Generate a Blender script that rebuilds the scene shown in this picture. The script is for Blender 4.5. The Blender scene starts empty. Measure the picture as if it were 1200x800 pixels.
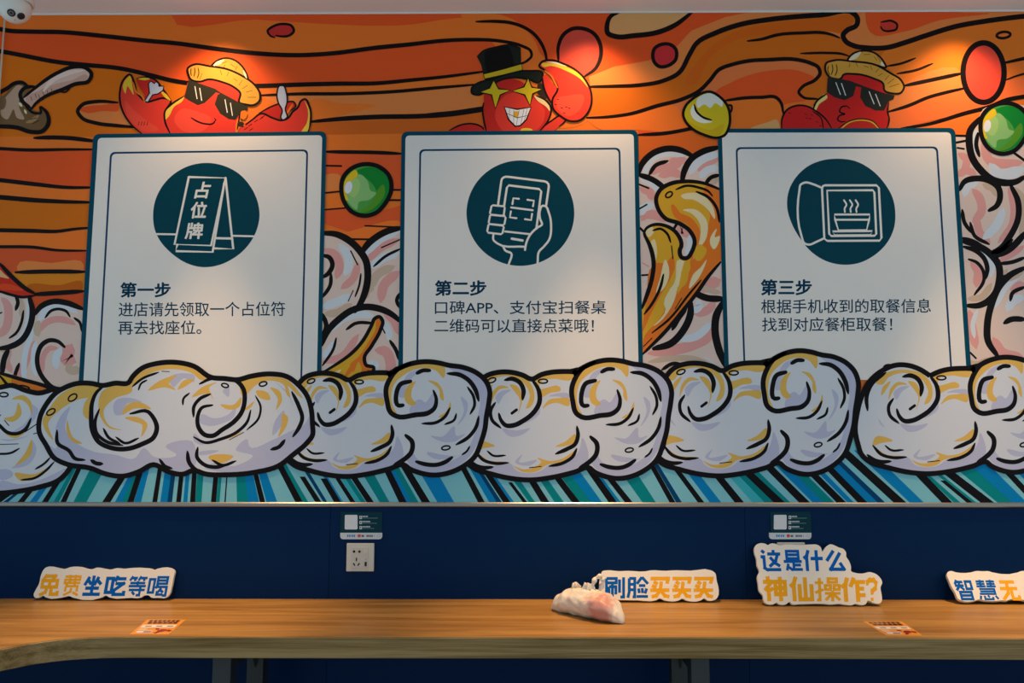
import bpy, bmesh, math, random
from mathutils import Vector, Matrix, Euler, noise
random.seed(7)
SC = bpy.context.scene
COL = SC.collection

# ------------------------------------------------------------------ camera
F_PX = 933.3                      # 28 mm lens on a 36 mm sensor, 1200 px wide
CAM_Z = 1.30
CAM = Vector((0.0, -2.55, CAM_Z))
cam_d = bpy.data.cameras.new('camera')
cam_d.lens = 28.0
cam_d.sensor_width = 36.0
cam_d.clip_start = 0.05
cam_o = bpy.data.objects.new('camera', cam_d)
cam_o.location = CAM
ROT = Euler((math.radians(90 + 6.43), 0.0, math.radians(0.4)), 'XYZ')
cam_o.rotation_euler = ROT
COL.objects.link(cam_o)
SC.camera = cam_o
RM = ROT.to_matrix()

# ------------------------------------------------------------------ light
SC.view_settings.view_transform = 'Standard'
SC.view_settings.look = 'None'
SC.view_settings.gamma = 1.0
SC.view_settings.use_curve_mapping = False
SC.view_settings.exposure = 0.0
SC.cycles.max_bounces = 6
SC.cycles.use_denoising = True
W = bpy.data.worlds.new('world')
SC.world = W
W.use_nodes = True
W.node_tree.nodes['Background'].inputs[0].default_value = (0.58, 0.84, 1.0, 1)
W.node_tree.nodes['Background'].inputs[1].default_value = 0.80

def ray(px, py):
    d = RM @ Vector(((px - 600) / F_PX, -(py - 400) / F_PX, -1.0))
    return d

def hit(px, py, co, no):
    d = ray(px, py)
    t = (co - CAM).dot(no) / d.dot(no)
    return CAM + d * t

Y0 = Vector((0, 0, 0)); NY = Vector((0, -1, 0))
def wall_pt(px, py, off=0.0):
    return hit(px, py, Vector((0, -off, 0)), NY)

Z_CEIL = wall_pt(600, 14.6).z
Z_TRIM0 = wall_pt(600, 593.6).z
Z_TRIM1 = wall_pt(600, 588.2).z
Z_TOP = wall_pt(600, 701.8).z          # worktop surface
def top_pt(px, py, z=None):
    z = Z_TOP if z is None else z
    return hit(px, py, Vector((0, 0, z)), Vector((0, 0, 1)))

def spot(name, px, y, energy, size, blend, col, tilt=0.0, rad=0.03):
    l = bpy.data.lights.new(name, 'SPOT')
    l.energy = energy; l.spot_size = math.radians(size); l.spot_blend = blend
    l.color = col; l.shadow_soft_size = rad
    o = bpy.data.objects.new(name, l)
    o.location = (wall_pt(px, 20).x, y, Z_CEIL - 0.02)
    o.rotation_euler = (math.radians(tilt), 0, 0)
    COL.objects.link(o)
WARM = (1.0, 0.60, 0.28)
for px in (262, 692, 1116):
    spot('downlight_beam', px, -0.30, 150, 42, 1.0, WARM, tilt=0)       # the lamp's hot core
    spot('downlight_spill', px, -0.135, 18, 111, 1.0, WARM, tilt=0)      # and the spill of its reflector
for x in (-1.6, 0.1, 1.8):                                              # added unseen fill spots behind the camera; floor bounce brightens the ceiling
    l = bpy.data.lights.new('bounce_fill_spot', 'SPOT'); l.energy = 180; l.spot_size = math.radians(92); l.spot_blend = 1.0
    l.color = (1.0, 0.93, 0.88); l.shadow_soft_size = 0.05
    o = bpy.data.objects.new('bounce_fill_spot', l); o.location = (x, -3.2, Z_CEIL - 0.02); COL.objects.link(o)

# ------------------------------------------------------------------ helpers
def srgb(c):
    def f(v):
        v /= 255.0
        return v / 12.92 if v <= 0.04045 else ((v + 0.055) / 1.055) ** 2.4
    return tuple(f(v) for v in c) + (1.0,)

_m = {}
def mat(name, c, rough=0.5, metal=0.0, spec=0.4, noise_amt=0.0, scale=20.0):
    key = (name, tuple(c), rough)
    if key in _m: return _m[key]
    m = bpy.data.materials.new(name)
    m.use_nodes = True
    nt = m.node_tree
    b = nt.nodes['Principled BSDF']
    b.inputs['Base Color'].default_value = srgb(c)
    b.inputs['Roughness'].default_value = rough
    b.inputs['Metallic'].default_value = metal
    b.inputs['Specular IOR Level'].default_value = spec
    if noise_amt:
        tc = nt.nodes.new('ShaderNodeTexCoord')
        n = nt.nodes.new('ShaderNodeTexNoise'); n.inputs['Scale'].default_value = scale
        r = nt.nodes.new('ShaderNodeMapRange')
        r.inputs['To Min'].default_value = 1 - noise_amt; r.inputs['To Max'].default_value = 1 + noise_amt
        mx = nt.nodes.new('ShaderNodeMix'); mx.data_type = 'RGBA'; mx.blend_type = 'MULTIPLY'
        mx.inputs['Factor'].default_value = 1.0
        mx.inputs['A'].default_value = srgb(c)
        nt.links.new(tc.outputs['Object'], n.inputs['Vector'])
        nt.links.new(n.outputs['Fac'], r.inputs['Value'])
        nt.links.new(r.outputs['Result'], mx.inputs['B'])
        nt.links.new(mx.outputs['Result'], b.inputs['Base Color'])
    _m[key] = m
    return m

def tag(o, label=None, cat=None, group=None, kind=None):
    if label: o['label'] = label
    if cat: o['category'] = cat
    if group: o['group'] = group
    if kind: o['kind'] = kind
    return o

def empty(name, loc=(0, 0, 0)):
    o = bpy.data.objects.new(name, None)
    o.location = loc; o.empty_display_size = 0.05
    COL.objects.link(o)
    return o

def link_mesh(name, me, parent=None):
    o = bpy.data.objects.new(name, me)
    COL.objects.link(o)
    if parent is not None:
        o.parent = parent
        o.matrix_parent_inverse = Matrix.Translation(-Vector(parent.location)) if parent.type == 'EMPTY' else Matrix()
    return o

def build(name, verts, faces, mats, idx=None, parent=None, smooth=False):
    me = bpy.data.meshes.new(name)
    me.from_pydata([tuple(v) for v in verts], [], faces)
    for m in (mats if isinstance(mats, (list, tuple)) else [mats]): me.materials.append(m)
    if idx:
        for p, i in zip(me.polygons, idx): p.material_index = i
    if smooth:
        for p in me.polygons: p.use_smooth = True
    me.update()
    return link_mesh(name, me, parent)

def from_bm(name, bm, mats, parent=None, smooth=False):
    bmesh.ops.recalc_face_normals(bm, faces=bm.faces[:])
    me = bpy.data.meshes.new(name)
    bm.to_mesh(me); bm.free()
    for m in (mats if isinstance(mats, (list, tuple)) else [mats]): me.materials.append(m)
    if smooth:
        for p in me.polygons: p.use_smooth = True
    return link_mesh(name, me, parent)

def bm_box(bm, lo, hi, bevel=0.0, mi=0):
    lo = Vector(lo); hi = Vector(hi)
    r = bmesh.ops.create_cube(bm, size=1.0)
    vs = r['verts']
    for v in vs:
        v.co = Vector(((lo[i] + hi[i]) / 2 + v.co[i] * (hi[i] - lo[i]) for i in range(3)))
    fs = set(f for v in vs for f in v.link_faces)
    for f in fs: f.material_index = mi
    if bevel:
        es = list(set(e for v in vs for e in v.link_edges))
        bmesh.ops.bevel(bm, geom=es, offset=bevel, segments=2, affect='EDGES', profile=0.5)

def box(name, lo, hi, m, parent=None, bevel=0.0):
    bm = bmesh.new(); bm_box(bm, lo, hi, bevel)
    return from_bm(name, bm, m, parent)

def bm_tube(bm, pts, r, seg=10, cap=True):
    pts = [Vector(p) for p in pts]
    rr = r if isinstance(r, (list, tuple)) else [r] * len(pts)
    rings = []
    up = Vector((0.13, 0.31, 1)).normalized()
    for i, p in enumerate(pts):
        t = (pts[min(i + 1, len(pts) - 1)] - pts[max(i - 1, 0)]).normalized()
        a = t.cross(up)
        if a.length < 1e-3: a = t.cross(Vector((1, 0, 0)))
        a.normalize(); b = t.cross(a)
        rings.append([bm.verts.new(p + (a * math.cos(2 * math.pi * k / seg) + b * math.sin(2 * math.pi * k / seg)) * rr[i]) for k in range(seg)])
    for i in range(len(rings) - 1):
        for k in range(seg):
            bm.faces.new((rings[i][k], rings[i][(k + 1) % seg], rings[i + 1][(k + 1) % seg], rings[i + 1][k]))
    if cap:
        bm.faces.new(rings[0]); bm.faces.new(rings[-1])

def bm_lathe(bm, prof, centre, axis, seg=32):
    """prof: list of (radius, distance along axis)."""
    axis = Vector(axis).normalized(); centre = Vector(centre)
    a = axis.cross(Vector((0, 1, 0.2))).normalized(); b = axis.cross(a)
    rings = []
    for r, h in prof:
        if r < 1e-6: rings.append([bm.verts.new(centre + axis * h)])
        else: rings.append([bm.verts.new(centre + axis * h + (a * math.cos(2 * math.pi * k / seg) + b * math.sin(2 * math.pi * k / seg)) * r) for k in range(seg)])
    for A, B in zip(rings, rings[1:]):
        for k in range(seg):
            k2 = (k + 1) % seg
            if len(A) == 1 and len(B) == 1: continue
            if len(A) == 1: bm.faces.new((A[0], B[k2], B[k]))
            elif len(B) == 1: bm.faces.new((A[k], A[k2], B[0]))
            else: bm.faces.new((A[k], A[k2], B[k2], B[k]))

# ---- 2-D artwork: outlines in photograph pixels, laid on a plane of the place
def pts(s):
    if not isinstance(s, str): return list(s)
    return [tuple(float(v) for v in q.split(',')) for q in s.split()]

def spline(p, closed, n=5):
    if len(p) < 3: return list(p)
    out = []
    N = len(p)
    rng = range(N) if closed else range(N - 1)
    for i in rng:
        if closed: a, b, c, d = p[(i - 1) % N], p[i], p[(i + 1) % N], p[(i + 2) % N]
        else: a, b, c, d = p[max(i - 1, 0)], p[i], p[i + 1], p[min(i + 2, N - 1)]
        # centripetal-like damping keeps uneven spacing from overshooting
        l1 = math.dist(b, c)
        def tan(u, v, w):
            l0 = math.dist(u, v) + 1e-6; l2 = math.dist(v, w) + 1e-6
            return tuple(((v[k] - u[k]) / l0 * l2 + (w[k] - v[k]) / l2 * l0) / (l0 + l2) for k in (0, 1))
        tb = tan(a, b, c) if (closed or i > 0) else tuple((c[k] - b[k]) / (l1 + 1e-6) for k in (0, 1))
        td = tan(b, c, d) if (closed or i < N - 2) else tuple((c[k] - b[k]) / (l1 + 1e-6) for k in (0, 1))
        for j in range(n):
            t = j / n
            h00 = 2 * t**3 - 3 * t**2 + 1; h10 = t**3 - 2 * t**2 + t
            h01 = -2 * t**3 + 3 * t**2; h11 = t**3 - t**2
            out.append(tuple(h00 * b[k] + h10 * l1 * tb[k] + h01 * c[k] + h11 * l1 * td[k] for k in (0, 1)))
    if not closed: out.append(p[-1])
    return out

def ribbon(p, w, t0, t1, closed=False):
    """list of quads (in px) along p, tapering at its ends."""
    n = len(p)
    L = [0.0]
    for i in range(1, n): L.append(L[-1] + math.dist(p[i], p[i - 1]))
    T = L[-1] or 1.0
    left, right = [], []
    for i in range(n):
        a = p[max(i - 1, 0)]; b = p[min(i + 1, n - 1)]
        if closed and i in (0, n - 1): a, b = p[n - 2], p[1]
        dx, dy = b[0] - a[0], b[1] - a[1]
        l = math.hypot(dx, dy) or 1.0
        nx, ny = -dy / l, dx / l
        k = 1.0
        s = L[i] / T
        if t0 < 1 and s < 0.22: k = min(k, t0 + (1 - t0) * math.sqrt(s / 0.22))
        if t1 < 1 and s > 0.78: k = min(k, t1 + (1 - t1) * math.sqrt((1 - s) / 0.22))
        h = w * k / 2
        left.append((p[i][0] + nx * h, p[i][1] + ny * h)); right.append((p[i][0] - nx * h, p[i][1] - ny * h))
    return left, right

LAYER = 0.00002; DEBUG = False
class Art:
    """a flat print: fills and strokes stacked in painter's order on a plane."""
    def __init__(self, base=0, plane=None, normal=None, rough=0.42):
        self.v = []; self.f = []; self.i = []; self.m = []; self.n = base; self.last = None
        self.plane = plane or Vector((0, -0.0015, 0)); self.normal = normal or NY
        self.sp = (0, 0, 1); self.rough = rough; self.tf = None; self.mic = 0; self.extend = False; self.k = 1.0
    def space(self, ox, oy, s): self.sp = (ox, oy, s); self.tf = None; return self
    def px(self, p):
        if self.tf: return [self.tf(*q) for q in p]
        ox, oy, s = self.sp
        return [(ox + x / s, oy + y / s) for x, y in p]
    def _layer(self, c):
        if c != self.last: self.n += 1; self.last = c
        m = mat('printed_ink', c, self.rough, spec=0.08)
        if m not in self.m: self.m.append(m)
        return self.m.index(m), self.plane + self.normal * (self.n * LAYER)
    def _lift(self, co):                              # overlapping strokes of one ink never share a plane
        self.mic = (self.mic + 1) % 12
        return co + self.normal * (self.mic * 1.5e-6)
    def add(self, poly, mi, co):
        b = len(self.v)
        co = self._lift(co)
        self.v += [hit(x, y, co, self.normal) for x, y in poly]
        self.f.append(list(range(b, b + len(poly)))); self.i.append(mi)
    def fill(self, p, c, smooth=True, closed=True):
        q = self.px(pts(p))
        if smooth: q = spline(q, True)
        mi, co = self._layer(c)
        self.add(q, mi, co)
        return self
    def line(self, p, w, c=(24, 20, 22), smooth=True, closed=False, t0=0.45, t1=0.45, raw=False):
        q = self.px(pts(p))
        if self.tf is None and not raw: pass
        if not closed and self.extend:
            for e in (0, -1):                       # strokes cut by the photo's edge run on along the wall
                x = q[e][0]
                if x <= 3 or x >= 1197:
                    o = q[1 if e == 0 else -2]
                    d = (q[e][0] - o[0], q[e][1] - o[1]); l = math.hypot(*d) or 1
                    if abs(d[0]) / l > 0.5:
                        k = 220 / l
                        ext = (q[e][0] + d[0] * k, q[e][1] + d[1] * k * 0.35)
                        if e == 0: q = [ext] + q
                        else: q = q + [ext]
        if smooth: q = spline(q, closed)
        elif closed: q = q + [q[0]]
        if closed and smooth: q = q + [q[0]]
        if closed: t0 = t1 = 1
        mi, co = self._layer(c)
        w *= self.k
        l, r = ribbon(q, w, t0, t1, closed)
        co0 = co; co = self._lift(co)
        b = len(self.v); n = len(l)
        self.v += [hit(x, y, co, self.normal) for x, y in l] + [hit(x, y, co, self.normal) for x, y in r]
        for k in range(n - 1):
            self.f.append([b + k, b + k + 1, b + n + k + 1, b + n + k]); self.i.append(mi)
        if t0 > 0.9 or w > 2.5:                     # round ends
            for e, tt in ((0, t0), (-1, t1)):
                if closed: break
                rr = w * tt / 2
                self.add([(q[e][0] + rr * math.cos(a * math.pi / 5), q[e][1] + rr * math.sin(a * math.pi / 5)) for a in range(10)], mi, co0)
        return self
    def ell(self, cx, cy, rx, ry, c, rot=0, w=0):
        a0 = math.radians(rot); P = []
        for k in range(20):
            a = 2 * math.pi * k / 20
            x, y = rx * math.cos(a), ry * math.sin(a)
            P.append((cx + x * math.cos(a0) - y * math.sin(a0), cy + x * math.sin(a0) + y * math.cos(a0)))
        return self.line(P, w, c, closed=True) if w else self.fill(P, c)
    def text(self, s, quad, c, bold=0.0):
        """lettering fitted to a quad bl, br, tr, tl."""
        cu = bpy.data.curves.new('lettering', 'FONT'); cu.body = s; cu.size = 1.0
        cu.resolution_u = 3
        to = bpy.data.objects.new('lettering', cu); COL.objects.link(to)
        dg = bpy.context.evaluated_depsgraph_get(); dg.update()
        me = to.evaluated_get(dg).to_mesh()
        V = [v.co.copy() for v in me.vertices]; P = [list(p.vertices) for p in me.polygons]
        to.to_mesh_clear() if False else None
        bpy.data.objects.remove(to); bpy.data.curves.remove(cu)
        x0 = min(v.x for v in V); x1 = max(v.x for v in V); y0 = min(v.y for v in V); y1 = max(v.y for v in V)
        q = self.px(pts(quad))
        mi, co = self._layer(c)
        dirs = [(0, 0)] + ([(bold * math.cos(k * math.pi / 4), bold * math.sin(k * math.pi / 4)) for k in range(8)] if bold > 0 else [])
        b0 = len(self.v); x0 -= bold; x1 += bold; y0 -= bold; y1 += bold
        for dx, dy in dirs:
          b = len(self.v); co = co + self.normal * 2.1e-6
          for v in V:
            u = (v.x + dx - x0) / (x1 - x0); w = (v.y + dy - y0) / (y1 - y0)
            x = (q[0][0] * (1 - u) + q[1][0] * u) * (1 - w) + (q[3][0] * (1 - u) + q[2][0] * u) * w
            y = (q[0][1] * (1 - u) + q[1][1] * u) * (1 - w) + (q[3][1] * (1 - u) + q[2][1] * u) * w
            self.v.append(hit(x, y, co, self.normal))
          for p in P: self.f.append([b + k for k in p]); self.i.append(mi)
        return self
    def glyph(self, g, quad, c, w=13.0):
        """a block character from straight strokes on a 100 x 100 grid, fitted to a quad bl, br, tr, tl."""
        q = self.px(pts(quad))
        def B(x, y):
            u, v = x / 100.0, 1 - y / 100.0
            return tuple((q[0][k] * (1 - u) + q[1][k] * u) * (1 - v) + (q[3][k] * (1 - u) + q[2][k] * u) * v for k in (0, 1))
        mi, co = self._layer(c)
        for st in g.split('|'):
            P = pts(st.strip())
            for k in range(len(P) - 1):
                (ax, ay), (bx, by) = P[k], P[k + 1]
                l = math.hypot(bx - ax, by - ay) or 1; dx, dy = (bx - ax) / l, (by - ay) / l
                e0 = w / 2 if (k > 0 or P[0] == P[-1]) else 0; e1 = w / 2 if (k < len(P) - 2 or P[0] == P[-1]) else 0
                ax -= dx * e0; ay -= dy * e0; bx += dx * e1; by += dy * e1
                nx, ny = -dy * w / 2, dx * w / 2
                self.add([B(ax + nx, ay + ny), B(bx + nx, by + ny), B(bx - nx, by - ny), B(ax - nx, ay - ny)], mi, co)
        return self
    def build(self, name, parent=None, label=None):
        # every face looks out of the plane it is printed on
        fs = []
        for f in self.f:
            n = Vector((0, 0, 0))
            for k in range(len(f)):
                a, b = self.v[f[k]], self.v[f[(k + 1) % len(f)]]
                n += (a - self.v[f[0]]).cross(b - self.v[f[0]])
            fs.append(f if n.dot(self.normal) > 0 else f[::-1])
        o = build(name, self.v, fs, self.m, self.i, parent)
        if DEBUG: print('LAYERS', name, label, self.n)
        if label: o['label'] = label
        return o

# ------------------------------------------------------------------ the room
XL, XR = -2.9, 3.1
M_NAVY = mat('navy_wall_paint', (0, 36, 76), 0.4, spec=0.08, noise_amt=0.06, scale=3)
M_CEIL = mat('ceiling_paint', (242, 236, 232), 0.9, noise_amt=0.02, scale=2)
M_FLOOR = mat('floor_tile', (140, 136, 130), 0.5, noise_amt=0.1, scale=6)
M_WHITE = mat('white_paint', (225, 222, 216), 0.5)
M_ALU = mat('brushed_aluminium', (150, 142, 132), 0.3, metal=0.9)

bm = bmesh.new()
seams = [XL, wall_pt(386, 650).x, wall_pt(874, 650).x, XR]
bm_box(bm, (XL, 0.004, -0.05), (XR, 0.12, Z_CEIL + 0.05), mi=0)
for a, b in zip(seams, seams[1:]):                       # three lacquered panels meeting in fine joints
    bm_box(bm, (a + 0.0006, 0.0, 0.0), (b - 0.0006, 0.006, Z_TRIM0 + 0.004), mi=1)
tag(from_bm('wall_back', bm, [mat('joint_dark', (10, 22, 40), 0.7), M_NAVY]), 'dark navy blue wall behind the counter, below the mural', kind='structure')
tag(box('ceiling', (XL, -4.2, Z_CEIL), (XR, 0.12, Z_CEIL + 0.08), M_CEIL), 'pale matt ceiling above the mural', kind='structure')
tag(box('floor', (XL, -4.2, -0.08), (XR, 0.12, 0.0), M_FLOOR), 'dark floor under the counter', kind='structure')

# aluminium strip between mural and navy wall: a small profile with a rounded nose
prof = [(0.0, Z_TRIM1), (-0.006, Z_TRIM1), (-0.0085, Z_TRIM1 - 0.003), (-0.0085, Z_TRIM0 + 0.003), (-0.006, Z_TRIM0), (0.0, Z_TRIM0)]
V = [(x, y, z) for x in (XL, XR) for y, z in prof]; n = len(prof)
build('trim_1', V, [[k, (k + 1) % n, n + (k + 1) % n, n + k] for k in range(n)] + [list(range(n))[::-1], list(range(n, 2 * n))], M_ALU)
tag(bpy.data.objects['trim_1'], 'thin brushed metal strip along the bottom edge of the mural', kind='structure')
tag(box('trim_2', (XL, -0.004, Z_CEIL - 0.005), (XR, 0.0, Z_CEIL), M_WHITE), 'thin white edge where mural meets ceiling', kind='structure')

# ------------------------------------------------------------------ the mural
K = (21, 16, 18)
O1 = (240, 120, 44); R1 = (234, 88, 38); T1 = (230, 132, 68); TAN = (222, 164, 104); AM = (224, 112, 22); O2 = (246, 122, 46)
BR = (186, 96, 30); RD = (212, 60, 52)
mural = empty('wall_mural', (0, 0, Z_TRIM1))
tag(mural, 'large printed cartoon mural of orange swirls and clouds covering the upper wall', 'mural')

BASE_CURL, BASE_TAIL, BASE_FIG, BASE_PANEL, BASE_LEMON, BASE_CLOUD = 70, 80, 100, 150, 170, 180
bg = Art(0); bg.extend = True
bg.fill([(-310, 13), (1500, 13), (1500, 589.5), (-310, 589.5)], O1, smooth=False)
L1 = pts("0,34 8,35.6 36,37 72,37.6 120,42 180,48.4 200,50 260,58 300,62.4 350,64.6 390,62.4 440,56 480,52 520,47.6 550,46.4 590,48.6 612,54 622,60 623,65 618,71 610,75")
L2 = pts("0,60 20,63.6 70,73 100,76 140,80 180,89 200,94 218,97 302,100.6 340,99.4 398,98 440,97.6 480,94 520,90 566,84")
L3 = pts("306,111.6 350,110 400,109.8 460,107.4 510,103 558,99")
L4 = pts("364,142.6 400,139.2 440,137 500,135.6 530,133 564,128")
bg.fill([(-310, 34)] + L1[:-2] + L2[::-1] + [(-310, 40)], R1, smooth=False)
bg.fill("200,16 300,23 380,28 430,30 480,29 520,23 560,19 700,17 760,13 200,13", R1)
bg.fill("0,63 70,75 140,83 200,97 240,100 240,150 110,160 60,160 -300,160 -300,60", AM, smooth=False)
bg.fill(L2[6:] + L3[::-1] + [(300, 105)], O1, smooth=False)
bg.fill(L3 + L4[::-1] , T1, smooth=False)
bg.fill("364,118 400,121 440,124 420,130 380,140 360,142", O1)
bg.fill("360,145 470,139 570,131 580,155 360,158", (212, 100, 34), smooth=False)
# left loop and bands down the left of the first panel
bg.space(0, 0, 5).fill("700,597 560,595 480,615 455,650 480,690 560,720 680,735 790,742 800,680", T1)
bg.fill("460,640 500,625 600,615 700,610 700,640 600,650 500,660", R1)
G7 = pts("0,174 30,175.6 80,175 110,175"); G8 = pts("0,211 40,215.6 80,219.6 108,219.6"); G9 = pts("0,231 40,234.4 80,236.4 106,237")
G10 = pts("0,269.6 40,270.4 66,271 90,268 104,267"); G11 = pts("0,289 40,289.6 66,293 102,293.6"); G12 = pts("0,320 60,318 100,318.4"); G13 = pts("0,347 70,343 98,341")
bg.space(0, 0, 1)
def band(a, b, c): bg.fill([(-300, a[0][1])] + a + b[::-1] + [(-300, b[0][1])], c, smooth=False)
band(G7, G8, R1); band(G8, G9, O1); band(G9, G10, (214, 110, 22)); band(G10, G11, O1); band(G11, G12, (218, 88, 44)); band(G12, G13, (220, 130, 34))
bg.fill([(-300, 346)] + G13 + [(100, 400), (-300, 400)], (214, 84, 40), smooth=False)
bg.fill("20,312 60,308 98,310 98,316 60,316 20,316", T1)
bg.fill("30,338 70,334 97,331 97,338 60,341 30,343", (196, 96, 20))
# between the first two panels
bg.space(240, 140, 5).fill("700,192 820,190 1000,193 1160,200 1160,412 1080,412 790,425 700,432", (230, 92, 46), smooth=False)
bg.fill("700,330 790,325 800,420 700,430", T1); bg.fill("700,430 800,420 830,520 700,528", O1)
bg.fill("700,530 820,520 900,570 1160,500 1160,640 940,690 700,610", (230, 92, 44), smooth=False)
bg.fill("700,640 820,660 900,640 1160,610 1160,760 700,760", O2)
# upper right swirls
DA = pts("692,101.6 720,101 750,99.6 776,95 796,85 808,64 816,51 840,38 870,28 900,23 940,19 962,17.6 1002,17")
DB = pts("688,138 712,137 740,133 770,124 800,116 820,106 832,94 842,82 860,75 880,71 900,70 932,69.6 950,74 959,79 961,86 956,93 940,102 936,108 940,113 958,116")
bg.space(0, 0, 1)
bg.fill([(560, 13)] + [(600, 26), (640, 70), (690, 95)] + DA + [(1002, 13)], (230, 86, 38), smooth=False)
bg.fill([(690, 90), (720, 78), (760, 71), (790, 58), (810, 36), (850, 20), (880, 14), (960, 14), (1002, 16)] + DA[::-1], T1, smooth=False)
bg.fill("540,18 600,22 625,45 640,80 690,100 690,140 640,150 570,40", O1)
bg.fill(DA + [(1004, 30), (988, 41), (1000, 54), (1060, 50), (1060, 90), (990, 120)] + DB[::-1], (214, 108, 28), smooth=False)
bg.fill("860,38 900,28 960,22 1000,20 998,36 980,40 900,40 860,48 830,70 812,100 806,100 826,62", (214, 100, 26))
bg.fill(DB[4:] + [(920, 116), (920, 150), (800, 150), (740, 150), (690, 142)], (230, 122, 66), smooth=False)
bg.fill("838,110 860,95 900,83 940,84 955,92 938,104 936,110 945,116 916,125 916,150 840,150 850,118", R1)
bg.fill("852,118 892,114 910,115 916,122 917,150 840,152", O1)
bg.fill("880,150 900,143 910,140 914,150", TAN)
bg.fill("748,146 780,138 800,136 800,152 748,156", R1)
bg.fill("688,140 740,135 790,123 806,150 748,152 700,150", O2)
bg.space(700, 140, 5).fill("240,100 400,85 560,60 705,105 705,260 240,330", (222, 104, 40), smooth=False)
bg.space(960, 0, 5).fill("40,180 220,270 400,278 620,210 800,155 1200,95 1400,70 1400,75 250,75 225,110 140,200", T1, smooth=False)
bg.fill("270,80 850,75 1000,78 700,120 500,185 300,190 280,150", R1)
bg.fill("400,280 620,212 800,157 1200,97 1500,70 1500,300 1080,370 840,430 500,500 350,340", (232, 122, 40), smooth=False)
bg.fill("480,510 840,430 850,520 640,570 410,655 410,600", T1); bg.fill("410,655 640,575 850,520 850,500 1100,470 1500,400 1500,500 1200,570 1000,625 480,750 410,750", (244, 116, 58), smooth=False)
bg.fill("480,750 850,668 1000,628 940,700 900,900 480,900", O2, smooth=False)
# ink lines of the swirls
bg.space(0, 0, 1)
bg.line(L1, 5.2, K).line(L2, 5.2, K).line(L3, 4, K).line(L4, 5.6, K)
bg.line(L4[3:], 6.6, K, t0=0.85, t1=1)
bg.line("138,120 112,119 96,123 91,130 96,138 112,144 136,147 160,149", 4.4, K)
bg.line("40,161.6 60,161 80,161.6 112,165.5", 5, K)
for g, w in ((G7, 4), (G8, 5), (G9, 5.6), (G10, 4.8), (G11, 3.8), (pts("18,319 60,318 100,318.4"), 5), (pts("38,345 70,343 98,341"), 5.4)): bg.line(g, w, K)
bg.space(240, 140, 5)
bg.line("705,188 820,190 1000,193 1155,200", 4.4, K).line("705,270 800,272", 4.8, K).line("705,430 800,420", 4.5, K).line("1080,412 1150,412", 5, K)
bg.line("1070,472 1150,472", 5, K).line("700,528 820,518", 4, K).line("940,622 1150,631", 4, K).line("820,700 990,702", 5, K)
bg.space(400, 0, 5).line("790,127 900,125 1000,135 1060,155 1130,200 1180,270 1200,330 1202,380", 4, K)
bg.space(600, 0, 5)
bg.fill("275,340 275,270 300,205 350,172 420,170 480,200 515,260 518,330 490,400 430,445 350,420", (218, 78, 62)).line("272,355 272,270 300,205 350,170 420,168 480,197 517,260 520,330 490,400 425,448", 4.6, K)
bg.fill("600,70 575,95 555,150 560,195 600,212 720,208 850,190 950,150 1060,68", TAN, smooth=False).line("630,70 577,97 557,150 562,195 600,212 720,208 850,190 950,150 1055,72", 6, K)
bg.fill("825,325 835,285 870,262 930,262 960,290 958,350 920,380 860,388 835,365", (206, 52, 56)).line("825,325 835,285 870,262 930,262 960,290 958,350 920,382 860,388 835,365", 4.2, K, closed=True)
bg.space(200, 0, 5).fill("610,215 575,205 570,180 600,155 660,142 710,155 720,180 700,203 650,212", (200, 52, 48)).line("610,220 585,210 568,182 600,155 660,140 710,153 722,180 700,205 650,213 615,208", 3, K)
bg.space(0, 0, 1).line(DA + pts("1005,22 1004,29 992,36 988,41 990,47 1002,54 1016,56 1040,55.6 1060,50 1084,42 1120,31 1160,24 1200,19"), 6, K)
bg.line(DB, 4.6, K)
bg.line("748,158 780,156 808,151 830,146", 4.4, K)
bg.space(780, 0, 5).line("480,240 560,230 650,205 800,193 930,193 980,205 1020,222", 3.8, K).line("790,313 950,310 1030,315 1075,328", 3, K).line("345,590 450,575 560,570 650,572 675,600 690,665", 4, K)
bg.space(960, 0, 5).line("395,388 480,372 565,340", 2.8, K).line("455,432 570,410 665,372", 3, K).line("495,503 650,470 845,428", 4.6, K).line("405,655 520,620 640,570 750,540 860,515", 4, K)
bg.line("480,753 650,725 850,665 1000,625 1100,585 1200,566", 5, K).line("1085,368 1200,343", 5, K).line("1095,468 1140,450 1200,432", 3, K)
bg.ell(963, 425, 118, 172, (226, 76, 60)).ell(963, 425, 120, 174, K, w=6.4)
bg.ell(1080, 205, 40, 18, O1, rot=-6).ell(1080, 205, 40, 18, K, rot=-6, w=3.2)
bg.fill("360,130 430,125 455,145 450,170 420,180 370,172", (206, 62, 48)).line("360,130 430,124 457,145 452,170 420,181 370,173 360,155", 2.6, K)
bg.build('printed_backdrop', mural, 'orange and red swirling stripes with black outlines')

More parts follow.
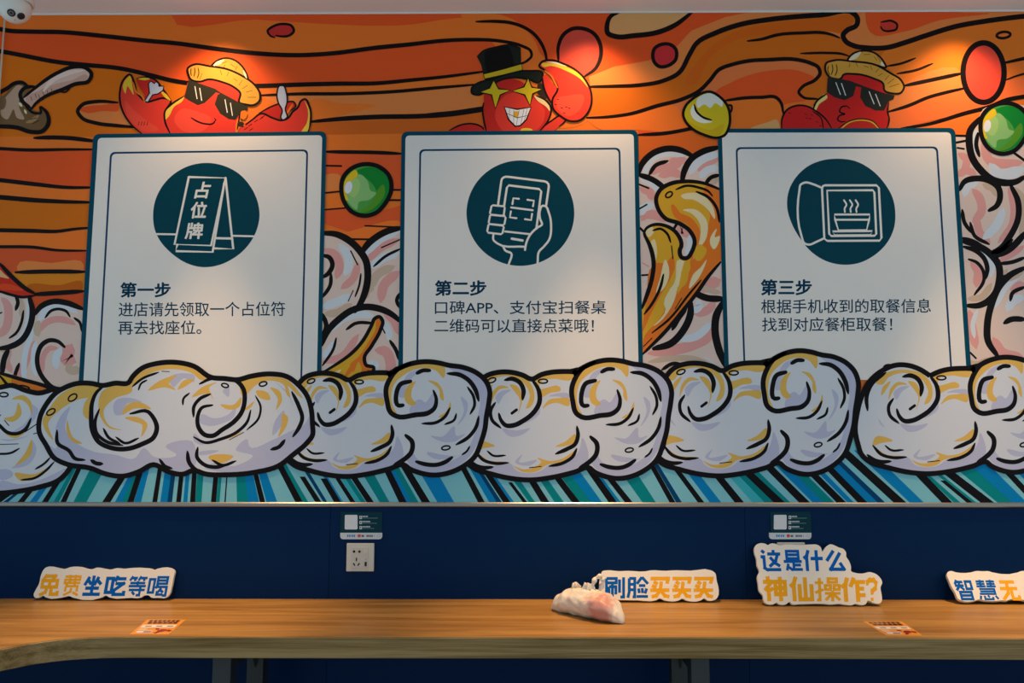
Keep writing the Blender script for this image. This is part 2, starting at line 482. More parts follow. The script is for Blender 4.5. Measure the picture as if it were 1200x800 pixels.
# pale pink curled shapes behind the panels
PB = (226, 200, 188); PK = (226, 160, 154); PL = (212, 218, 226); PT = (204, 178, 156)
KK = (22, 18, 19)
def curls(lab, spc, body, strokes, inks):
    a = Art(BASE_CURL).space(*spc); a.k = 1.12; a.fill(body, PB)
    for c, w, p in sorted(strokes, key=lambda q: (PK, PL, PT).index(q[0])): a.line(p, w, c, t0=0.2, t1=0.2)
    for w, p in inks: a.line(p, w, KK, t0=0.5, t1=0.5)
    a.build('printed_curls', mural, lab)
curls('pale pink curls left of the first panel', (0, 280, 5), "-300,310 60,320 130,338 180,345 200,430 240,390 320,365 400,372 470,400 520,420 520,980 -300,980",
 [(PK, 9, "-30,575 30,530 50,450 40,380 10,345"), (PL, 6, "165,350 172,430 155,520 115,590 50,628"), (PK, 7, "60,640 40,720 70,780"), (PL, 6, "185,470 180,560 150,660 140,780 150,860"),
  (PK, 7, "225,545 270,490 330,470 400,480 440,500"), (PL, 8, "225,480 270,420 330,390 400,395 450,430"), (PT, 7, "225,570 215,520 230,480"), (PK, 8, "200,600 160,690 120,800 80,880"), (PL, 7, "210,600 200,700 210,800"),
  (PK, 6, "250,780 250,700 290,640 340,640"), (PL, 8, "330,760 330,690 360,640"), (PK, 14, "420,620 390,700 440,720"), (PT, 9, "390,740 420,770 470,760"), (PT, 6, "110,340 130,400 120,450"), (PT, 5, "0,655 40,655 20,760")],
 [(6.4, "170,335 190,420 172,520 130,590 60,630 -10,642"), (6, "200,445 240,395 310,366 390,374 485,410"), (4, "92,330 105,370 92,415"), (3, "138,420 125,490 95,550 55,580"), (3, "265,460 300,420 350,410 390,425 410,455"), (3, "435,462 465,485 482,545"),
  (5, "378,632 340,600 290,593 245,620 220,680 225,760 265,830 310,870 390,880 450,870 480,840"), (6, "50,645 25,700 12,790"), (4, "112,730 90,790 78,850"), (3, "-10,440 10,430")])
curls('pale pink curls between the first two panels', (240, 280, 5), "680,-40 780,-25 850,15 920,75 960,20 1040,-40 1150,-70 1150,900 680,900",
 [(PK, 9, "700,60 770,100 790,160 770,230"), (PL, 9, "790,30 840,100 840,170 820,210"), (PK, 8, "900,140 870,230 800,290"), (PL, 9, "690,400 770,370 860,330"), (PT, 8, "700,440 780,430 860,380"), (PL, 9, "940,90 990,30 1060,-20 1140,-50"), (PK, 8, "950,130 1020,60 1140,0"),
  (PL, 9, "970,170 1050,110 1140,80"), (PT, 9, "970,290 1010,210 1110,160"), (PK, 10, "1030,370 1050,270 1140,190"), (PT, 6, "940,350 960,300 990,290"), (PL, 9, "730,540 800,470 900,440 990,450"), (PL, 7, "1050,480 1080,570 1075,590"), (PK, 8, "690,720 800,690 900,560"), (PL, 8, "690,690 740,640 760,600"), (PK, 11, "1000,650 1060,660 1090,740 1080,820"), (PL, 6, "960,720 1000,730 990,790"), (PK, 8, "1050,430 1100,470 1140,560")],
 [(7.4, "690,-35 770,-28 840,5 905,65 945,130 955,200 945,290 915,370 880,425"), (7, "915,85 955,30 1010,-15 1080,-50 1150,-65"), (7, "685,620 700,580 730,525 785,470 860,418 930,398 1020,407 1090,437 1150,485"), (5, "690,95 730,108 748,150 725,200 690,225"), (4, "740,205 735,270 690,340"), (5, "690,440 712,510 685,580"), (3, "855,70 895,150"), (2.2, "915,200 905,270 880,340"), (2.2, "870,300 840,365"), (3, "1035,50 1140,5"), (3, "990,160 1060,100 1145,58"), (3.6, "830,530 880,495 985,492"), (3, "770,580 755,640 690,740"), (4, "1085,595 1120,650 1140,710"), (3, "1040,520 1055,550"), (4, "1140,320 1125,360 1140,400"), (4, "1080,800 1120,760 1140,750")])
curls('pale pink curls between the second and third panels', (700, 140, 5), "235,330 270,250 330,195 420,170 490,180 555,215 620,185 720,160 760,1500 235,1500 ",
 [(PL, 8, "270,330 320,230 430,195 520,210"), (PK, 8, "420,240 470,245 520,230"), (PK, 9, "320,320 350,290 420,280 500,250"), (PK, 9, "360,330 440,310 500,330"), (PL, 9, "540,320 580,260 640,220 710,205"), (PK, 8, "590,300 650,250 710,230"), (PL, 8, "600,340 640,300 710,280"), (PT, 9, "670,380 690,345 715,340"), (PL, 8, "250,340 330,380 360,420"), (PK, 9, "250,400 310,430 320,470"), (PL, 9, "250,560 270,520 330,500"), (PK, 10, "260,590 280,560 340,560 420,590"), (PK, 10, "470,660 500,640 530,690"), (PL, 7, "540,680 545,740 520,790"),
  (PK, 12, "600,1000 650,970 720,940"), (PT, 6, "600,980 660,1000 720,1015"), (PL, 7, "580,1060 600,1090 560,1130"), (PK, 9, "570,1140 640,1120 690,1070"), (PL, 8, "480,1290 580,1270 670,1190"), (PK, 11, "300,1370 450,1350 560,1320 650,1270 680,1200"), (PT, 6, "300,1420 420,1400 560,1400 640,1420"), (PL, 7, "630,1390 700,1440"), (PK, 8, "265,840 300,860"), (PL, 6, "265,940 300,930")],
 [(6.6, "235,330 262,260 325,198 420,170 490,180 560,215"), (6.6, "495,370 510,300 550,232 620,187 715,162"), (6, "240,322 320,350 400,405"), (4.4, "305,322 340,270 412,243"), (4.4, "632,378 665,340 715,325"), (4, "240,378 300,402"), (3.4, "248,522 290,498"), (6, "435,660 470,605"), (5, "250,635 285,670"),
  (4, "262,912 320,908"), (7, "560,1010 640,1045 740,1050"), (7.6, "545,1060 545,1140 500,1240 430,1312 330,1342"), (8, "738,1065 697,1150 690,1240 710,1340 750,1445"), (5, "440,1230 480,1160 520,1110"), (4, "380,1465 440,1430 480,1428")])
curls('pale pink curls at the right edge', (960, 140, 5), "800,95 880,85 905,60 960,-60 1300,-60 1300,1500 800,1500",
 [(PL, 6, "925,60 905,130 920,200"), (PK, 10, "960,120 1000,240 1100,260 1190,250"), (PL, 12, "1000,260 1050,320 1140,310 1200,290"), (PK, 8, "815,200 860,230 850,300 830,330"), (PK, 8, "810,330 860,300 920,320"), (PK, 9, "900,410 940,460 950,540 900,600"), (PL, 8, "850,450 870,390 930,370"), (PT, 9, "960,380 1020,400 1050,450"), (PL, 9, "1080,520 1040,620 960,700"), (PK, 8, "1110,400 1140,500 1130,620 1050,720"), (PK, 8, "920,560 940,660 1000,720"), (PT, 8, "1150,400 1200,480 1180,700"),
  (PL, 8, "860,725 950,770 1010,850 1005,920"), (PK, 10, "890,830 930,880 920,980"), (PT, 7, "870,1050 950,1040 1010,960"), (PK, 6, "1050,830 1130,790 1200,740"), (PL, 8, "1030,1100 1080,990 1200,880"), (PL, 9, "1100,1120 1140,1060 1200,1040"), (PK, 9, "1130,1020 1160,980 1200,960"), (PK, 10, "880,1120 890,1200 920,1340"), (PL, 5, "930,1110 900,1200 910,1280"), (PK, 12, "1020,1280 1060,1360 1200,1400"), (PT, 6, "860,1420 930,1430 1000,1400"), (PT, 8, "1100,880 1070,930 1130,920 1200,880")],
 [(5, "800,95 890,97"), (5, "805,135 872,122"), (4, "810,166 848,172"), (7.6, "945,-10 885,65 880,150 900,230 950,300 1010,350 1080,370 1150,365 1205,335"), (4.4, "930,80 920,150 938,215"), (5.6, "1120,180 1210,245"), (6.4, "822,412 850,365 920,345 1000,360 1050,400 1060,450 1040,505 995,533"), (6.4, "1122,385 1165,480 1165,580 1120,680 1060,755 1005,782"), (4.2, "838,530 850,600 890,660"), (4, "885,605 910,680 995,730"), (5.4, "840,695 920,725 1000,790"), (5.4, "1030,800 1130,740 1205,660"),
  (7.4, "845,715 930,740 1010,795 1050,850 1055,940 1030,1020 980,1070 930,1090 868,1090"), (5, "848,745 920,770 970,820 985,880 975,930"), (3.6, "875,818 920,835 960,885 965,940 910,1026"), (5, "1010,785 1070,760 1130,705"), (5, "1030,805 1110,770 1205,680"), (4.2, "1055,845 1130,835 1205,808"), (7.4, "1205,868 1120,910 1060,970 1010,1080 985,1200 990,1300 1045,1385"), (4.2, "1120,1060 1130,1020 1205,980"), (6, "1085,1192 1120,1172 1205,1170"), (4, "885,1365 918,1398")])

# yellow-orange tails, chilli, mushroom, lemon and peas
YE = (222, 168, 48); OR = (228, 120, 40); CR = (230, 214, 168)
ta = Art(BASE_TAIL).space(700, 140, 5)
ta.fill("280,650 330,618 400,622 460,660 490,740 480,760 490,805 520,810 560,760 570,710 540,650 480,608 400,580 355,520 345,460 370,410 430,375 520,365 620,375 720,410 722,830 650,920 580,1020 500,1120 400,1240 268,1372 262,1120 290,1030 320,930 330,840 320,760 300,700", YE)
ta.fill("640,385 720,412 722,830 650,920 580,1020 400,1235 270,1365 268,1290 370,1160 450,1020 520,960 545,840 600,760 640,650 660,560 620,470", OR)
ta.line("442,508 470,560 540,598 585,670 575,780 548,860", 9, OR, t0=0.5, t1=0.2)
ta.fill("330,850 345,840 400,840 440,800 455,860 430,930 370,1030 300,1170 268,1240 290,1050", OR)
ta.fill("490,450 560,428 640,460 690,560 690,580 640,520 560,470 500,460", CR).fill("500,530 570,525 640,590 640,690 580,780 560,820 600,700 600,610 550,550", CR)
ta.fill("660,700 700,640 690,690 715,680 680,760 665,740", CR).fill("285,655 325,630 330,660 300,690", CR).fill("400,820 420,870 380,1000 350,1020 370,920", CR).fill("450,960 480,820 520,840 490,900 500,950 420,1000", CR)
ta.fill("610,860 640,820 620,880 570,960 540,990 560,910", CR).fill("560,800 600,730 640,760 590,830", YE).fill("330,1210 400,1110 390,1080 470,960 460,1030 420,1120 360,1190", CR)
ta.fill("480,960 530,820 545,850 520,930 470,1020", YE).fill("300,740 330,700 350,780 340,830", CR)
ta.line("722,410 620,372 520,362 430,375 370,410 345,460 355,520 400,580 480,608 540,650 570,712 558,765 522,812 495,808 483,765 492,742 460,660 400,622 330,616 285,640 272,668", 5, K)
ta.line("272,668 308,740 330,840 320,930 290,1030 262,1105", 5.2, K).line("722,835 650,920 580,1020 500,1120 400,1240 265,1375", 4.6, K)
ta.line("460,410 520,388 600,400 650,420 675,448", 3, K).line("580,422 650,455 700,520 715,600", 3.6, K).line("325,650 370,640 410,670 430,720", 3, K).line("435,740 443,815", 3, K).ell(420, 440, 22, 14, K, rot=-35, w=2)
ta.line("388,906 370,980 320,1080 275,1140", 3.4, K).line("608,940 540,1020 420,1170 320,1250", 2.8, K).line("495,1045 455,1110", 2.2, K).line("320,1280 270,1330", 2.6, K)
ta.build('printed_tail', mural, 'large striped prawn tail between the second and third panels')
ta = Art(BASE_TAIL).space(240, 280, 5)
ta.fill("1000,468 975,510 930,590 870,660 760,740 685,790 680,900 760,840 800,858 870,840 960,800 985,765 945,735 940,690 975,630 1030,530 1035,480 1015,458", YE)
ta.fill("1010,465 1035,480 1030,530 975,630 940,690 945,735 985,765 960,800 870,840 850,850 920,760 900,720 870,780 850,740 900,690 960,600 1000,530", OR)
ta.fill("730,800 800,765 770,800 700,850", CR).fill("860,740 890,730 850,790 820,810", OR)
ta.line("685,785 760,740 870,660 930,590 975,510 1000,462 1022,455 1042,480 1030,530 975,630 935,695 945,738 990,752 970,800 900,838 855,850", 4.4, K).line("690,850 740,810 780,790", 3, K).ell(925, 797, 22, 12, K, rot=-25, w=2).line("985,765 968,790 960,770", 3, K)
ta.build('printed_tail', mural, 'pointed yellow tail between the first two panels')
ta = Art(BASE_TAIL).space(0, 420, 4.444)
ta.fill("-60,60 0,80 100,108 260,153 285,168 200,185 120,182 50,150 -60,140", YE).fill("60,95 180,135 262,155 200,178 120,165 60,120", OR)
ta.line("-60,60 0,76 100,105 260,153 290,168 200,186 120,182 60,155 0,90", 4.6, K).ell(125, 150, 28, 8, K, rot=12, w=2)
ta.build('printed_tail', mural, 'yellow tail tip above the left edge cloud')

ch = Art(BASE_FIG).space(0, 280, 5)
ch.fill("-80,95 0,150 40,190 90,240 150,290 205,318 190,334 120,337 40,322 -80,295", (206, 50, 32)).fill("-20,165 25,205 52,232 30,228 -20,210", (228, 176, 120)).fill("0,270 60,265 140,300 60,300 0,290", (226, 74, 34))
ch.line("0,145 40,190 90,240 150,290 205,320", 5, K).line("-10,303 60,325 130,340 205,330", 3.4, K)
ch.build('printed_chilli', mural, 'red chilli at the left edge')

mu = Art(BASE_FIG)
mu.fill("-60,740 0,640 40,540 80,490 130,485 170,520 150,600 225,660 240,625 272,660 282,720 250,765 180,770 100,745 0,742", (112, 82, 50)) if False else None
mu.space(0, 0, 5)
mu.fill("-90,742 -60,640 40,540 80,490 130,485 168,515 150,600 190,640 228,650 240,628 272,660 282,720 250,765 180,770 100,745 0,738", (120, 88, 56))
mu.fill("15,600 60,540 110,498 145,515 118,560 110,620 140,700 100,690 80,640 40,700 10,680", (190, 152, 128)).fill("0,560 30,570 20,640 -20,640", (128, 96, 70))
mu.fill("110,600 125,605 130,625 118,622", CR).fill("142,640 155,650 155,668 145,660", CR).fill("190,690 230,670 215,700 180,720 150,720", (168, 128, 88))
mu.fill("140,570 200,520 330,430 430,395 500,400 530,430 520,470 440,490 370,520 270,560 210,600 185,635 150,610", (224, 186, 170)).fill("150,580 230,530 330,490 420,470 510,440 520,468 440,490 370,520 270,560 210,600 185,630 155,610", (206, 160, 142)).fill("280,480 400,415 500,412 440,430 330,470 250,540", (238, 208, 196))
mu.line("180,632 130,590 118,552 140,518 200,505", 4.6, K).line("140,570 200,520 330,430 430,392 500,397 535,430 522,472 440,492 370,522 270,562 210,605 182,640", 4.6, K).line("232,625 240,660 200,662 150,625", 3, K)
mu.line("-90,640 0,540 45,515 85,488 130,483 172,515", 4.6, K).line("240,625 274,660 284,720 250,767 180,772 100,747 0,740 -90,740", 5, K)
for a in ((180, 565), (205, 548), (225, 552), (250, 535), (275, 528), (300, 518)): mu.line([a, (a[0] + 8, a[1] + 24)], 1.6, (96, 60, 44))
mu.line("175,700 215,690", 1.6, K).line("190,725 230,705", 1.6, K).line("330,525 380,540 412,515", 2, K)
mu.build('printed_mushroom', mural, 'brown mushroom with a pale stem')

le = Art(BASE_LEMON).space(780, 0, 5)
le.fill("260,540 330,580 360,620 375,680 370,740 345,790 315,803 220,785 160,752 115,700 105,670 120,620 160,580", (212, 190, 38)).fill("180,592 262,546 335,592 332,625 290,605 262,632 225,612 190,632", (226, 226, 214)).fill("165,612 145,650 158,690 220,722 275,712 230,700 182,660", (232, 230, 218)).fill("120,700 170,730 260,760 340,730 320,790 220,780 150,745", (206, 172, 30))
le.line("260,537 330,578 362,620 377,680 372,740 345,792 315,805 220,787 157,754 112,702 103,670 118,620 160,578", 3.2, K, closed=True).line("168,612 180,650 220,687 270,703", 2.6, K).line("362,615 385,618 385,650 372,665", 2.4, K)
le.build('printed_lemon', mural, 'yellow lemon over the corner of the third panel')

def pea(cx, cy, r, squash, lab):
    a = Art(BASE_FIG); a.tf = lambda x, y: (cx + (x - 945) / 150 * r, cy + (y - 411) / 150 * r * squash)
    a.fill("800,400 810,340 860,285 940,260 1020,275 1080,330 1092,410 1060,490 1000,550 920,565 860,540 815,480", (76, 158, 70))
    a.fill("890,300 960,272 1030,290 1078,345 1085,420 1050,490 990,545 900,555 970,500 1010,440 985,380 930,330", (18, 132, 50)).fill("1010,420 1050,380 1060,430 1020,500 960,545 900,555 980,490", (84, 150, 40))
    a.fill("860,345 910,318 955,360 975,420 1005,430 965,475 900,490 890,535 845,500 820,455", (138, 190, 118)).fill("870,330 900,350 905,410 870,460 840,440", (160, 200, 120))
    a.fill("803,400 825,340 885,292 895,322 850,362 822,420 835,480 815,470", (226, 190, 40)).ell(838, 398, 22, 38, (224, 228, 236), rot=12)
    a.line("795,400 805,340 858,280 940,254 1022,270 1085,328 1098,410 1064,492 1002,556 920,572 856,545 810,482", 5.2, K, closed=True)
    return a.build('printed_pea', mural, lab)
pea(429, 222, 29.0, 0.98, 'green pea between the first two panels')
pea(1177, 150, 28.0, 1.0, 'green pea at the right edge')

# blue water stripes under the clouds
wa = Art(BASE_CURL)
wa.fill([(-310, 490), (1500, 490), (1500, 589.5), (-310, 589.5)], (128, 196, 206), smooth=False)
ST = []
def stripes(spc, lst):
    ox, oy, s = spc
    for (x0, y0), (x1, y1), w in lst: ST.append((ox + x0 / s, oy + y0 / s, ox + x1 / s, oy + y1 / s, w / s))
stripes((0, 420, 4.444), [((-160, 700), (-280, 745), 35), ((60, 690), (-20, 745), 35), ((175, 665), (110, 745), 30), ((320, 610), (235, 745), 30), ((405, 585), (330, 745), 30), ((640, 610), (555, 745), 40), ((728, 595), (680, 745), 35), ((832, 580), (806, 745), 28), ((945, 600), (930, 745), 28), ((1013, 590), (1003, 745), 30), ((1125, 600), (1112, 745), 30), ((1182, 610), (1172, 745), 8)])
stripes((240, 420, 4.444), [((262, 590), (300, 745), 30), ((385, 545), (490, 745), 38), ((530, 650), (590, 745), 30), ((640, 660), (690, 745), 35), ((715, 660), (770, 745), 25), ((790, 640), (860, 745), 35), ((950, 580), (1030, 745), 40), ((1045, 570), (1150, 745), 42)])
stripes((480, 420, 4.444), [((275, 560), (375, 750), 35), ((420, 620), (508, 750), 35), ((550, 680), (603, 750), 20), ((630, 625), (708, 750), 40), ((770, 620), (868, 750), 38), ((940, 580), (1060, 750), 40), ((1040, 620), (1143, 750), 35)])
stripes((700, 400, 4.444), [((270, 620), (395, 844), 30), ((430, 690), (545, 844), 30), ((620, 690), (745, 844), 42), ((760, 660), (955, 844), 45), ((880, 640), (1085, 844), 45)])
stripes((930, 420, 4.444), [((100, 600), (250, 750), 40), ((190, 575), (360, 750), 40), ((280, 500), (555, 750), 50), ((620, 565), (800, 750), 45), ((770, 565), (1010, 750), 48), ((820, 670), (918, 750), 22), ((1100, 575), (1265, 750), 35), ((1250, 560), (1430, 750), 40), ((1400, 560), (1600, 750), 40)])
ST += [(-40 - 44 * k + 14, 565, -64 - 46 * k - 18, 589.5, 7) for k in range(6)] + [(1292 + 46 * k, 545, 1345 + 50 * k, 589.5, 8) for k in range(3)]     # the stripes run on past the photo's edges
ST.sort(key=lambda q: q[2])
pal = [(0, 136, 138), (0, 130, 190), (0, 66, 110), (62, 180, 190)]
pat = [(0,), (1,), (1, 2), (1,), (0,), (1, 0), (0,), (1,), (3, 0), (0, 1), (1,), (2,), (0,)]
byc = {}
for k in range(len(ST) - 1):
    a, b = ST[k], ST[k + 1]
    for j, ci in enumerate(pat[(k * 5 + 2) % len(pat)]):
        f0 = 0.12 + 0.3 * j + 0.1 * ((k * 7) % 3); f1 = min(0.97, f0 + (0.2 if ci == 2 else 0.3))
        mix = lambda f: (a[0] + (b[0] - a[0]) * f, min(a[1], b[1]) - 10, a[2] + (b[2] - a[2]) * f, 589.5)
        def top(f):
            xb = a[2] + (b[2] - a[2]) * f
            sl = ((a[0] - a[2]) / max(1, a[3] - a[1])) * (1 - f) + ((b[0] - b[2]) / max(1, b[3] - b[1])) * f
            return xb + sl * 62, 527.5
        byc.setdefault(ci, []).append([top(f0), top(f1), (a[2] + (b[2] - a[2]) * f1, 589.5), (a[2] + (b[2] - a[2]) * f0, 589.5)])
for ci in sorted(byc):
    for q in byc[ci]: wa.fill(q, pal[ci], smooth=False)
for x0, y0, x1, y1, w in ST:
    l = math.hypot(x1 - x0, y1 - y0); h = w / 2 / max(0.35, (y1 - y0) / l)
    k = (589.5 - y0) / (y1 - y0); x1 = x0 + (x1 - x0) * k
    ex = (x1 - x0) / (589.5 - y0) * 8 if w > 4 else 0
    wa.fill([(x0 - ex - h * 0.8, y0 - (8 if ex else 0)), (x0 - ex + h * 0.8, y0 - (8 if ex else 0)), (x1 + h * 0.9, 589.5), (x1 - h * 0.9, 589.5)], K, smooth=False)
wa.build('printed_water', mural, 'slanting teal, blue and black stripes along the bottom')

# the three crayfish peeking over the panels
RE = (226, 62, 48); RDK = (200, 44, 36); HAT = (214, 156, 62); GL = (48, 46, 36); GY = (188, 194, 210)
def hat_straw(a, brim, crown, hatch):
    a.fill(crown, HAT).line(crown, 2.2, K, closed=True)
    a.fill(brim, HAT).line(brim, 2.4, K, closed=True)
    for h in hatch: a.line(h, 1.3, (92, 60, 22))
c1 = Art(BASE_FIG).space(0, 0, 5)
claw = "760,435 722,470 702,540 704,600 728,670 770,730 830,785 960,800 1020,775 975,720 968,655 1000,590 960,575 900,585 865,597 830,570 800,540 790,490"
c1.fill("800,460 850,452 900,462 960,530 1002,588 940,580 890,590 855,595 845,555 815,510", RDK).line("800,460 850,452 900,462 960,530 1002,588", 2.2, K)
c1.fill(claw, RE).fill("762,445 775,500 782,555 760,520 748,505 735,548 720,505 735,468", (230, 190, 50)).fill("735,590 780,640 850,700 930,760 850,770 780,720 740,660", (232, 76, 58))
c1.line("1020,775 970,720 966,655 1000,590 960,575 900,588 862,597 820,565 800,540 788,490 760,435 722,470 702,540 704,600 728,670 770,730 840,790", 2.4, K).line("778,480 800,540 830,560 850,600", 2, OR)
c1.fill("808,462 850,455 880,462 850,470", (230, 190, 50)).fill("940,530 975,552 1000,590 965,570", (230, 190, 50))
c1.fill("848,590 876,545 870,490 885,475 905,490 915,478 930,490 930,505 960,505 955,530 925,550 895,555 867,598", GY, smooth=False).line("848,590 876,545 870,490 885,475 905,490 915,478 930,490 930,505 960,505 955,530 925,550 895,555 867,598", 1.4, K, closed=True, smooth=False)
for x in (815, 832, 848, 866): c1.line([(x, 712), (x - 5, 735)], 1.4, K)
c1.space(200, 0, 5)
c1.fill("385,800 420,735 480,700 530,665 600,690 650,705 690,690 715,655 745,630 765,590 785,580 815,630 822,690 800,790", RE)
c1.fill("530,660 600,620 680,598 720,600 730,620 700,650 660,690 610,690", RDK).line("515,665 600,620 680,598 722,598 732,618 700,650", 2, K)
c1.line("420,745 480,700 530,665 600,692 650,705 690,690 715,655 745,630 765,590 785,580 815,630 822,690 800,790", 2.4, K).fill("785,592 803,640 798,720 770,775 792,775 814,700 812,640", (232, 196, 70))
c1.line("715,610 690,650 660,690", 2.2, OR)
c1.fill("640,505 660,505 675,540 680,600 670,640 680,685 655,698 648,690 655,650 632,600 625,550", GY).line("640,502 660,502 677,540 682,600 672,640 682,688 655,702 646,690 654,650 630,600 623,550", 1.8, K, closed=True)
for x, y in ((430, 760), (455, 740), (490, 715), (530, 690), (460, 765), (520, 700)): c1.line([(x, y), (x + 22, y - 14)], 1.6, K)
head = "-35,650 0,615 75,562 110,470 200,455 300,470 400,540 410,600 400,700 385,800 0,800 -30,740"
c1.fill(head, RE).fill("0,620 40,585 80,562 70,590 20,625 -10,680 -30,700 -32,655", (232, 196, 70)).fill("60,640 150,650 240,700 200,760 60,760 20,700", (240, 78, 60))
c1.fill("400,690 430,700 450,660 415,640 420,720 440,735 410,745 385,790", OR)
c1.line("80,562 0,615 -33,650 -35,700 0,790", 2.2, K).line("410,600 402,690 390,760", 1.8, K)
c1.fill("395,715 430,722 425,740 390,735", (60, 40, 34))
c1.line("118,688 150,708 200,725 250,722 265,700", 1.9, K).line("255,692 268,702", 1.9, K)
hat_straw(c1, "105,440 100,400 130,380 230,388 330,405 420,445 490,495 522,545 520,590 490,614 440,612 402,600 408,545 370,510 300,480 220,465 170,478 115,462", "240,385 265,360 320,340 370,350 420,390 445,435 452,470 380,430 300,402",
 ["120,400 118,425 122,445", "140,395 142,420 136,450", "160,395 165,430 155,460", "185,430 170,465", "290,410 300,440", "340,420 330,445", "370,460 390,475", "420,470 400,500", "450,500 420,520", "480,530 440,540", "500,570 450,570", "300,370 330,362", "350,375 380,395", "390,385 380,410", "320,380 310,395"])
c1.fill("250,385 265,365 315,350 290,375", (226, 214, 184)).fill("425,410 442,435 446,460 430,440", (226, 214, 184))
c1.fill("105,468 80,570 110,590 160,616 200,602 240,565 265,540 290,548 275,555 258,610 290,665 340,697 380,702 415,650 448,642 452,625 420,610 350,572 290,540 262,520 180,492", GL, smooth=False)
for a, b in (((142, 505), (155, 580)), ((170, 515), (182, 590)), ((318, 582), (332, 660)), ((350, 602), (362, 678))): c1.line([a, b], 2.2, (232, 230, 222), smooth=False)
c1.build('printed_crayfish', mural, 'red crayfish in straw hat and sunglasses with fork and knife, over the first panel')

c2 = Art(BASE_FIG).space(400, 0, 5)
c2.fill("640,762 700,732 760,724 820,742 850,780 850,800 640,800", RDK).line("630,765 700,732 760,724 820,742 850,775", 2, K)
c2.fill("1150,770 1220,715 1290,680 1312,700 1275,740 1200,790", RE).line("1150,770 1225,712 1295,678 1312,702 1275,742", 2, K)
c2.fill("835,600 840,540 900,480 970,460 1060,480 1130,560 1200,590 1225,620 1232,650 1210,710 1160,790 850,800 830,700", RDK).fill("960,560 1050,540 1130,580 1190,640 1180,720 1110,780 960,780 900,680", RE)
c2.fill("1130,562 1180,580 1218,620 1222,650 1200,625 1150,590", (232, 210, 150)).line("835,600 828,640 833,690 850,770", 2.2, K).line("1140,560 1200,590 1228,630 1215,700 1160,770", 2.2, K)
DK = (30, 36, 30)
c2.fill("765,545 765,515 800,487 880,465 1000,425 1100,415 1180,428 1178,455 1160,482 1100,465 1000,455 920,475 860,525 800,556", DK).line("765,545 765,515 800,487 880,465 1000,425 1100,415 1180,428 1178,455 1160,482 1100,465 1000,455 920,475 860,525 800,556", 2.2, K, closed=True)
c2.fill("1160,480 1200,540 1200,580 1150,545", (54, 40, 36))
c2.fill("795,332 830,300 900,278 1000,264 1052,282 1054,385 1060,400 835,450 820,380", DK, smooth=False).fill("840,310 900,285 980,275 1000,320 1010,380 850,415 840,350", (18, 18, 18)).line("795,332 830,300 900,278 1000,264 1052,282", 2, K)
c2.fill("832,432 940,405 1055,372 1062,412 950,440 842,464", (206, 176, 36), smooth=False).line("832,432 940,405 1055,372 1062,412 950,440 842,464", 1.8, K, closed=True, smooth=False)
for s in ("893,470 922,520 990,528 932,556 903,636 880,556 815,540 868,515", "1095,458 1116,510 1176,522 1122,550 1106,618 1074,556 1000,533 1070,508"):
    c2.fill(s, (214, 186, 34), smooth=False).line(s, 1.8, K, closed=True, smooth=False)
gr = "955,626 1030,640 1112,628 1085,700 1050,735 1020,740 980,700"
c2.fill(gr, (232, 232, 236), smooth=False).fill("1010,652 1042,652 1035,686 1010,686", (222, 170, 40), smooth=False)
for s in ("962,660 1030,690 1098,675", "985,640 985,700", "1010,645 1010,735", "1042,645 1025,735", "1070,640 1050,735", "1090,635 1070,715"): c2.line(s, 0.9, K, smooth=False)
c2.line(gr, 1.7, K, closed=True, smooth=False)
c2.fill("1050,760 1090,750 1120,760 1100,790 1050,790", (232, 190, 50))
c2.space(600, 0, 5)
c2.fill("180,450 195,438 240,490 265,520 245,570 238,610 205,560 182,495", RE).line("178,450 184,500 205,560 238,612", 2.2, K)
c2.fill("160,385 172,365 225,354 300,375 370,410 430,470 460,540 464,600 442,660 400,700 340,707 290,682 240,630 237,585 268,520 240,460 192,412", RE).fill("172,378 240,370 330,396 400,440 445,512 400,462 320,416 230,386 178,388", (232, 196, 60)).fill("200,362 260,364 330,390 300,385 240,370", (236, 226, 200))
c2.fill("260,580 330,560 420,560 400,640 330,680 270,640", (238, 80, 60))
c2.line("160,385 172,365 225,352 300,373 370,408 432,470 463,540 466,600 444,660 400,703 340,709 290,684 240,632 237,585 268,520 240,460 190,410", 2.4, K, closed=True).line("190,412 230,445 255,490 268,515", 2, OR)
for x, y in ((262, 580), (285, 630), (312, 625), (330, 632), (250, 610), (300, 660)): c2.line([(x, y), (x + 12, y + 4)], 1.8, K)
c2.build('printed_crayfish', mural, 'grinning red crayfish in top hat with yellow star eyes, over the second panel')

c3 = Art(BASE_FIG).space(960, 0, 5)
R3 = (206, 38, 36)
c3.fill("-40,650 -18,600 45,548 140,440 250,435 370,485 405,600 402,690 398,800 -40,800", R3).fill("-10,590 40,552 48,565 0,610 -28,650 -38,640", (232, 210, 120)).line("45,548 -18,598 -40,655", 2.2, K).line("408,600 400,660 410,690 395,760", 1.8, K)
c3.line("180,637 160,622 128,630 120,655 150,668 118,678 108,700 130,714 155,710", 1.9, K)
c3.fill("130,760 180,715 250,702 310,715 350,760", RDK).line("130,752 180,714 250,702 312,716 350,755", 2, (222, 176, 50)).line("110,752 180,708 250,696 318,712 352,750", 1.4, K)
c3.space(780, 0, 5).fill("680,790 685,690 710,645 770,620 830,625 880,650 940,700 985,790", R3).line("680,770 684,690 710,645 770,618 830,623 880,650 940,700 975,755", 2.2, K).line("860,650 910,690 925,760", 1.6, K)
for x, y in ((815, 668), (820, 690), (840, 692), (850, 672), (720, 660), (880, 712), (900, 735)): c3.line([(x, y), (x + 14, y + 4)], 1.6, K)
c3.space(960, 0, 5)
